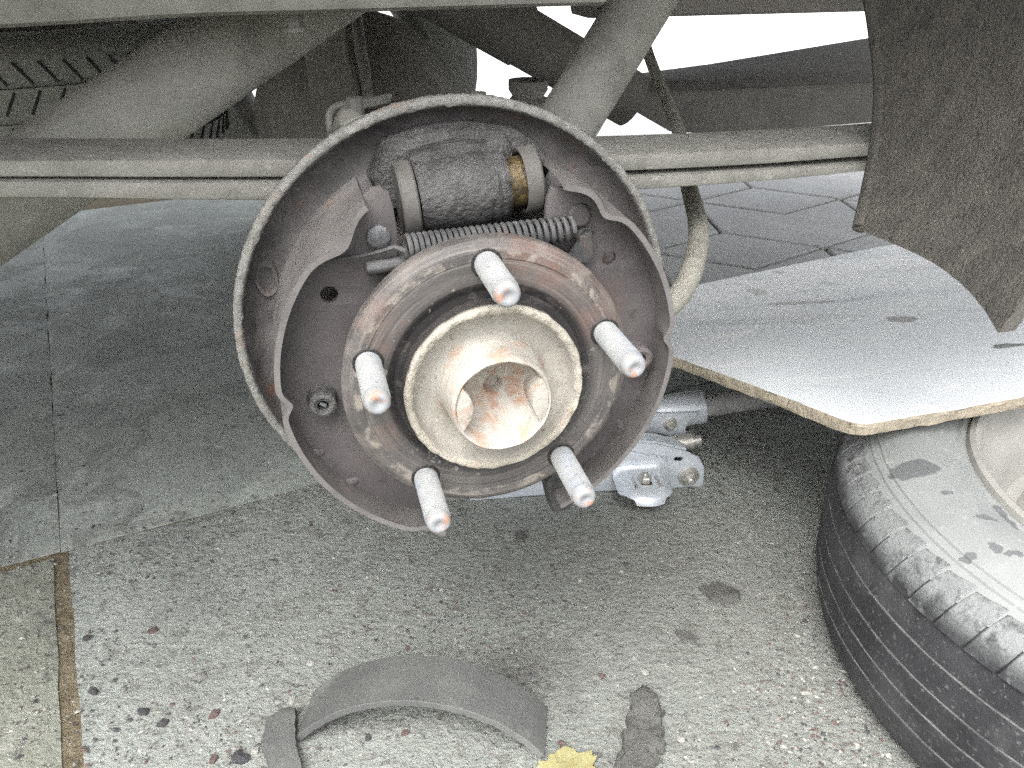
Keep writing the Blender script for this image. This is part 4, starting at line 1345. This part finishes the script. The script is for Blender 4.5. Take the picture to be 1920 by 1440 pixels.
obj('pivot_pin', tube([(pn[0] - 0.03, so + 0.02, pn[1] - 0.003), (pn[0] + 0.006, so + 0.02, pn[1]), (pn[0] + 0.007, so + 0.02, pn[1]), (pn[0] + 0.016, so + 0.02, pn[1] + 0.001)], [0.010, 0.010, 0.006, 0.006], 16), M['zinc'], J)
# lifting arm with saddle under the axle
ta = (inv.inverted() @ Vector((0.02, 0.30, HUB.z - 0.038))) - jp
tx, ty = ta.dot(JX), ta.dot(JY)
la = obj('lift_arm', join([tube_vf([(c1[0] - 0.02, so + 0.057, 0.08), ((c1[0] + tx) / 2 - 0.05, so + 0.057, 0.14), (tx, so + 0.057, HUB.z - 0.075)], [0.03, 0.028, 0.02], 12)]), M['jack'], J)
obj('saddle', lathe([(0, 0.0), (0.02, 0.0), (0.022, 0.018), (0.045, 0.022), (0.048, 0.034), (0.040, 0.034), (0.036, 0.028), (0, 0.028)], 24, 'z'), M['jack'], la).location = (tx, ty, HUB.z - 0.074)
for sgn in (0.0, 0.115):
    rw = obj('roller', lathe([(0, 0.0), (0.024, 0.0), (0.026, 0.003), (0.026, 0.02), (0.024, 0.023), (0, 0.023)], 30), M['zinc'], J)
    rw.location = (jk(900, 930, so)[0], so + 0.02 + sgn * 0.7, 0.026)

# ================================================================== LOOSE PIECES ON THE GROUND
def lining_me(rad, arc, w, th, n=46, amp=0.0004):
    """arched strip: axis along local y, arch up, feet at z = 0"""
    v, f = [], []
    zb = (rad - th) * math.cos(arc / 2)
    for i in range(n + 1):
        a = -arc / 2 + arc * i / n
        for r in (rad, rad - th):
            for k in range(9):
                y = -w / 2 + w * k / 8
                e = amp * noise.fractal(Vector((a * 20, y * 200, r * 50)), 1, 2, 3)
                v.append(((r + e) * math.sin(a), y + (0.0008 * noise.noise(Vector((a * 40, k, 1))) if k in (0, 8) else 0), (r + e) * math.cos(a) - zb))
    q = 18
    for i in range(n):
        o, p = i * q, (i + 1) * q
        for k in range(8):
            f.append((o + k, o + k + 1, p + k + 1, p + k))
            f.append((o + 9 + k, p + 9 + k, p + 10 + k, o + 10 + k))
        f.append((o, p, p + 9, o + 9))
        f.append((o + 8, o + 17, p + 17, p + 8))
    for o in (0, n * q):
        for k in range(8):
            f.append((o + k, o + 9 + k, o + 10 + k, o + k + 1))
    return pyd(v, f)


# the long arched lining: feet at the two ends of its near edge
q0, q1 = on_level(554, 1398), on_level(1022, 1424)
mid = (q0 + q1) / 2
chord = (q1 - q0).length
LR = 0.128
arc = 2 * math.asin(min(0.99, chord / 2 / LR))
lw = 0.050
lang = math.atan2((q1 - q0).y, (q1 - q0).x)
lin = obj('brake_lining', bevel_me(lining_me(LR, arc, lw, 0.0058), 0.0005, 1, 60), M['lining'], None, ang=40)
lin.location = mid + Vector((-math.sin(lang), math.cos(lang), 0)) * (lw / 2) + Vector((0, 0, 0.001))
lin.rotation_euler = (R(-3), 0, lang + R(-1))
tag(lin, 'long arched grey brake lining standing on its two ends below the brake', 'brake lining')


def slab_piece(name, px, th, m, seed, label, cat, rough=0.002, tilt=(0, 0), group=None, z=0.0):
    P = [on_level(x, y, th * 0.6) for x, y in px]
    c = sum(P, Vector()) / len(P)
    pts = [((p - c).x, (p - c).y) for p in P]
    # denser outline
    d = []
    for i in range(len(pts)):
        a, b = Vector(pts[i]), Vector(pts[(i + 1) % len(pts)])
        k_ = max(1, int((b - a).length / 0.0025))
        for k in range(k_):
            p = a.lerp(b, k / k_)
            d.append(p + Vector((noise.fractal(Vector((p.x * 150, p.y * 150, seed)), 0.7, 2.0, 4), noise.fractal(Vector((p.x * 150, p.y * 150, seed + 9)), 0.7, 2.0, 4))) * rough)
    n = len(d)
    cc = Vector((0, 0))
    rings = [(1.0, 0.0), (0.99, th * 0.75), (0.93, th), (0.75, th * 1.0), (0.5, th * 1.05), (0.25, th * 1.0)]
    v, f = [], []
    for s, h in rings:
        for p in d:
            zz = h + (rough * 0.8 * noise.fractal(Vector((p.x * s * 70, p.y * s * 70, seed)), 1, 2, 3) if h > 0 else 0)
            v.append((p.x * s, p.y * s, max(zz, 0)))
    for L_ in range(len(rings) - 1):
        for i in range(n):
            f.append((L_ * n + i, L_ * n + (i + 1) % n, (L_ + 1) * n + (i + 1) % n, (L_ + 1) * n + i))
    f.append(tuple((len(rings) - 1) * n + i for i in range(n)))
    o = obj(name, pyd(v, f), m, None, ang=50)
    o.location = (c.x, c.y, z)
    o.rotation_euler = (tilt[0], tilt[1], 0)
    return tag(o, label, cat, group)


slab_piece('brake_lining', [(500, 1348), (530, 1328), (556, 1330), (556, 1395), (568, 1440), (574, 1490), (508, 1490), (505, 1440), (490, 1396)], 0.010, M['lining'], 3,
           'short dark lining fragment lying against the left end of the arched lining', 'brake lining', 0.0012)
slab_piece('mud_strip', [(1186, 1300), (1212, 1288), (1238, 1310), (1246, 1352), (1240, 1400), (1222, 1440), (1205, 1500), (1130, 1500), (1158, 1425), (1176, 1365), (1180, 1330)], 0.009, M['clod'], 5,
           'long dark strip of caked mud on the concrete right of the arched lining', 'mud', 0.0045)
slab_piece('mud_flake', [(1308, 1098), (1332, 1096), (1350, 1090), (1372, 1100), (1390, 1114), (1384, 1126), (1362, 1134), (1348, 1128), (1330, 1122), (1318, 1108)], 0.0045, M['clod'], 8,
           'oval dark mud flake on bare concrete midway between brake and tyre', 'mud', 0.0035)
slab_piece('mud_flake', [(1262, 1182), (1288, 1184), (1310, 1196), (1306, 1208), (1280, 1204)], 0.0025, M['clod'], 11,
           'small pointed dark mud flake above the top of the mud strip', 'mud', 0.002)
slab_piece('mud_flake', [(966, 1000), (978, 996), (988, 1004), (980, 1016), (970, 1012)], 0.004, M['clod'], 12,
           'tiny dark mud crumb on the concrete directly below the hub flange', 'mud', 0.001)
# yellow maple leaf by the right end of the lining
lp = on_level(1070, 1456, 0.003)
lobe = []
for i in range(60):
    a = 2 * math.pi * i / 60
    r = 0.029 * (0.78 + 0.10 * abs(math.cos(2.5 * a + 1.1)) + 0.30 * noise.fractal(Vector((math.cos(a) * 2.5, math.sin(a) * 2.5, 5)), 0.9, 2.0, 3))
    lobe.append((r * math.cos(a), r * math.sin(a)))
v = [(0, 0, 0.004)]
for s in (0.35, 0.7, 1.0):
    for x, y in lobe:
        v.append((x * s, y * s, 0.003 + 0.002 * s * s * (0.3 + 0.9 * noise.noise(Vector((x * 40, y * 40, 2))))))
f = [(0, 1 + i, 1 + (i + 1) % 60) for i in range(60)]
for k in (0, 1):
    f += [(1 + k * 60 + i, 1 + (k + 1) * 60 + i, 1 + (k + 1) * 60 + (i + 1) % 60, 1 + k * 60 + (i + 1) % 60) for i in range(60)]
lme = pyd(v, f)
bm = bmesh.new(); bm.from_mesh(lme)
bmesh.ops.solidify(bm, geom=bm.faces[:], thickness=0.0004)
bm.to_mesh(lme); bm.free()
fallen = empty('fallen_leaf', (lp.x, lp.y, 0.001), R(20), 'yellow fallen leaf at the right foot of the arched lining', 'leaf')
obj('blade', lme, M['yellow'], fallen)
obj('stalk', tube([(0, 0, 0.006), (0.012, -0.014, 0.006), (0.022, -0.03, 0.002)], 0.0006, 6), M['yellow'], fallen)


def chip_me(seed, flat=0.4):
    bm = bmesh.new()
    bmesh.ops.create_icosphere(bm, subdivisions=1, radius=1)
    rd = random.Random(seed)
    for v in bm.verts:
        v.co = Vector((v.co.x * rd.uniform(0.6, 1.25), v.co.y * rd.uniform(0.45, 0.95), v.co.z * flat * rd.uniform(0.6, 1.2)))
    me = bpy.data.meshes.new('chip')
    bm.to_mesh(me)
    bm.free()
    return me


# single chips one can pick out on the concrete
CH = {k: [chip_me(i * 7 + j, 0.35) for i in range(5)] for j, k in enumerate(('chip_dark', 'chip_red', 'chip_grey', 'chip_pale'))}
spots = [(287, 1183, 'chip_red', 13, 'oblong reddish chip alone on the slab, right of the brown joint'),
         (162, 1197, 'chip_dark', 9, 'dark chip beside the brown joint, highest of those along it'),
         (175, 1297, 'chip_dark', 10, 'dark chip touching the right edge of the brown joint'),
         (270, 1335, 'chip_dark', 14, 'wide dark chip, left one of the close pair between joint and linings'),
         (306, 1357, 'chip_dark', 12, 'blocky dark chip, right one of the close pair between joint and linings'),
         (232, 1293, 'chip_grey', 9, 'grey chip above the close pair of dark chips'),
         (376, 1270, 'chip_grey', 14, 'long grey mud chip upper left of the linings'),
         (402, 1340, 'chip_red', 12, 'round reddish chip left of the short lining fragment'),
         (450, 1425, 'chip_dark', 22, 'biggest dark chip, at the bottom edge left of the short lining fragment'),
         (400, 1425, 'chip_red', 11, 'reddish chip at the bottom edge beside the biggest dark chip'),
         (477, 1410, 'chip_pale', 10, 'pale chip between the biggest dark chip and the short lining fragment'),
         (548, 1315, 'chip_pale', 11, 'pale chip just above the left end of the arched lining'),
         (582, 1243, 'chip_pale', 10, 'pale chip above the left shoulder of the arched lining'),
         (763, 1217, 'chip_red', 7, 'small reddish chip above the crown of the arched lining'),
         (583, 985, 'chip_red', 6, 'tiny reddish chip on the slab below the backing plate, far from the linings'),
         (760, 1375, 'chip_red', 11, 'reddish chip underneath the arch of the lining'),
         (690, 1385, 'chip_dark', 10, 'dark chip underneath the arch of the lining'),
         (1052, 1408, 'chip_red', 9, 'reddish chip lying on the yellow leaf'),
         (1130, 1270, 'chip_red', 9, 'reddish chip between the arched lining and the mud strip'),
         (1210, 1262, 'chip_pale', 9, 'pale chip just above the mud strip'),
         (1278, 1387, 'chip_pale', 11, 'pale chip just right of the mud strip'),
         (1512, 1300, 'chip_pale', 10, 'pale chip left of the lying tyre, upper one'),
         (1470, 1400, 'chip_pale', 10, 'pale chip left of the lying tyre, lower one'),
         (1510, 1165, 'chip_dark', 7, 'small dark chip close beside the lying tyre')]
for i, (px, py, kd, rad, lab) in enumerate(spots):
    p = on_level(px, py)
    d = (p - CAMP).length
    r = rad * d / FPX
    o = obj('stone_chip', CH[kd][i % 5], M[kd], None, smooth=False)
    o.location = (p.x, p.y, r * 0.12 + (0.009 if 'leaf' in lab else 0))
    o.scale = (r, r, r)
    o.rotation_euler = (random.uniform(-.2, .2), random.uniform(-.2, .2), random.uniform(0, 6.28))
    tag(o, lab, 'stone chip', 'stone chips on the concrete')

# fine grit, uncountable
rd = random.Random(3)
parts = {k: [] for k in CH}
gv, gf, gm = [], [], []
base = []
for i in range(6):
    bm = bmesh.new()
    bmesh.ops.create_icosphere(bm, subdivisions=0 + 1, radius=1)
    me = bpy.data.meshes.new('t')
    bm.to_mesh(me)
    bm.free()
    base.append(([v.co.copy() for v in me.vertices], [tuple(p.vertices) for p in me.polygons]))
    bpy.data.meshes.remove(me)
octv = [Vector(p) for p in ((1, 0, 0), (0.2, 0.8, 0), (-0.9, 0.3, 0), (-0.4, -0.8, 0), (0.6, -0.7, 0), (0.1, 0.1, 1))]
octf = [(0, 1, 5), (1, 2, 5), (2, 3, 5), (3, 4, 5), (4, 0, 5)]


def grit(x, y, r, h, m):
    o = len(gv)
    a = rd.uniform(0, 6.28)
    c, s = math.cos(a), math.sin(a)
    el = rd.uniform(0.5, 1.0)
    for p in octv:
        q = Vector((p.x * r * rd.uniform(.7, 1.3), p.y * r * el * rd.uniform(.7, 1.3), p.z * h))
        gv.append((x + q.x * c - q.y * s, y + q.x * s + q.y * c, q.z - 0.0004))
    for t in octf:
        gf.append(tuple(i + o for i in t))
        gm.append(m)


tries = 0
while len(gv) // 6 < 21000 and tries < 300000:
    tries += 1
    x, y = rd.uniform(-0.62, 0.62), rd.uniform(0.34, 1.05)
    d = math.exp(-((x - 0.08) / 0.33) ** 2 - ((y - 0.47) / 0.22) ** 2)
    if rd.random() > 0.07 + 0.93 * d:
        continue
    r = rd.choice((0.0006, 0.0008, 0.001, 0.0013, 0.0017, 0.0023)) * (0.9 + 0.7 * rd.random() ** 3)
    m = rd.choices((0, 1, 2, 3), (0.30, 0.20, 0.32, 0.18))[0]
    k_ = math.exp(-((x - 0.012) / 0.028) ** 2 - ((y - 0.545) / 0.035) ** 2)
    if rd.random() < k_:
        m, r = rd.choice((0, 0, 4)), r * 1.3
    grit(x, y, r, r * rd.uniform(0.3, 0.6), m)
for _ in range(900):
    a_, b_ = rd.gauss(0.014, 0.016), rd.gauss(0.545, 0.026)
    grit(a_, b_, rd.choice((0.001, 0.0016, 0.0024)), rd.uniform(0.0005, 0.0014), rd.choice((0, 4, 4)))
g = obj('grit', pyd(gv, gf, False, gm), [M['chip_dark'], M['chip_red'], M['chip_grey'], M['chip_pale'], M['clod']], None, smooth=False)
tag(g, 'fine grit and mud crumbs scattered over the concrete', None, None, 'stuff')
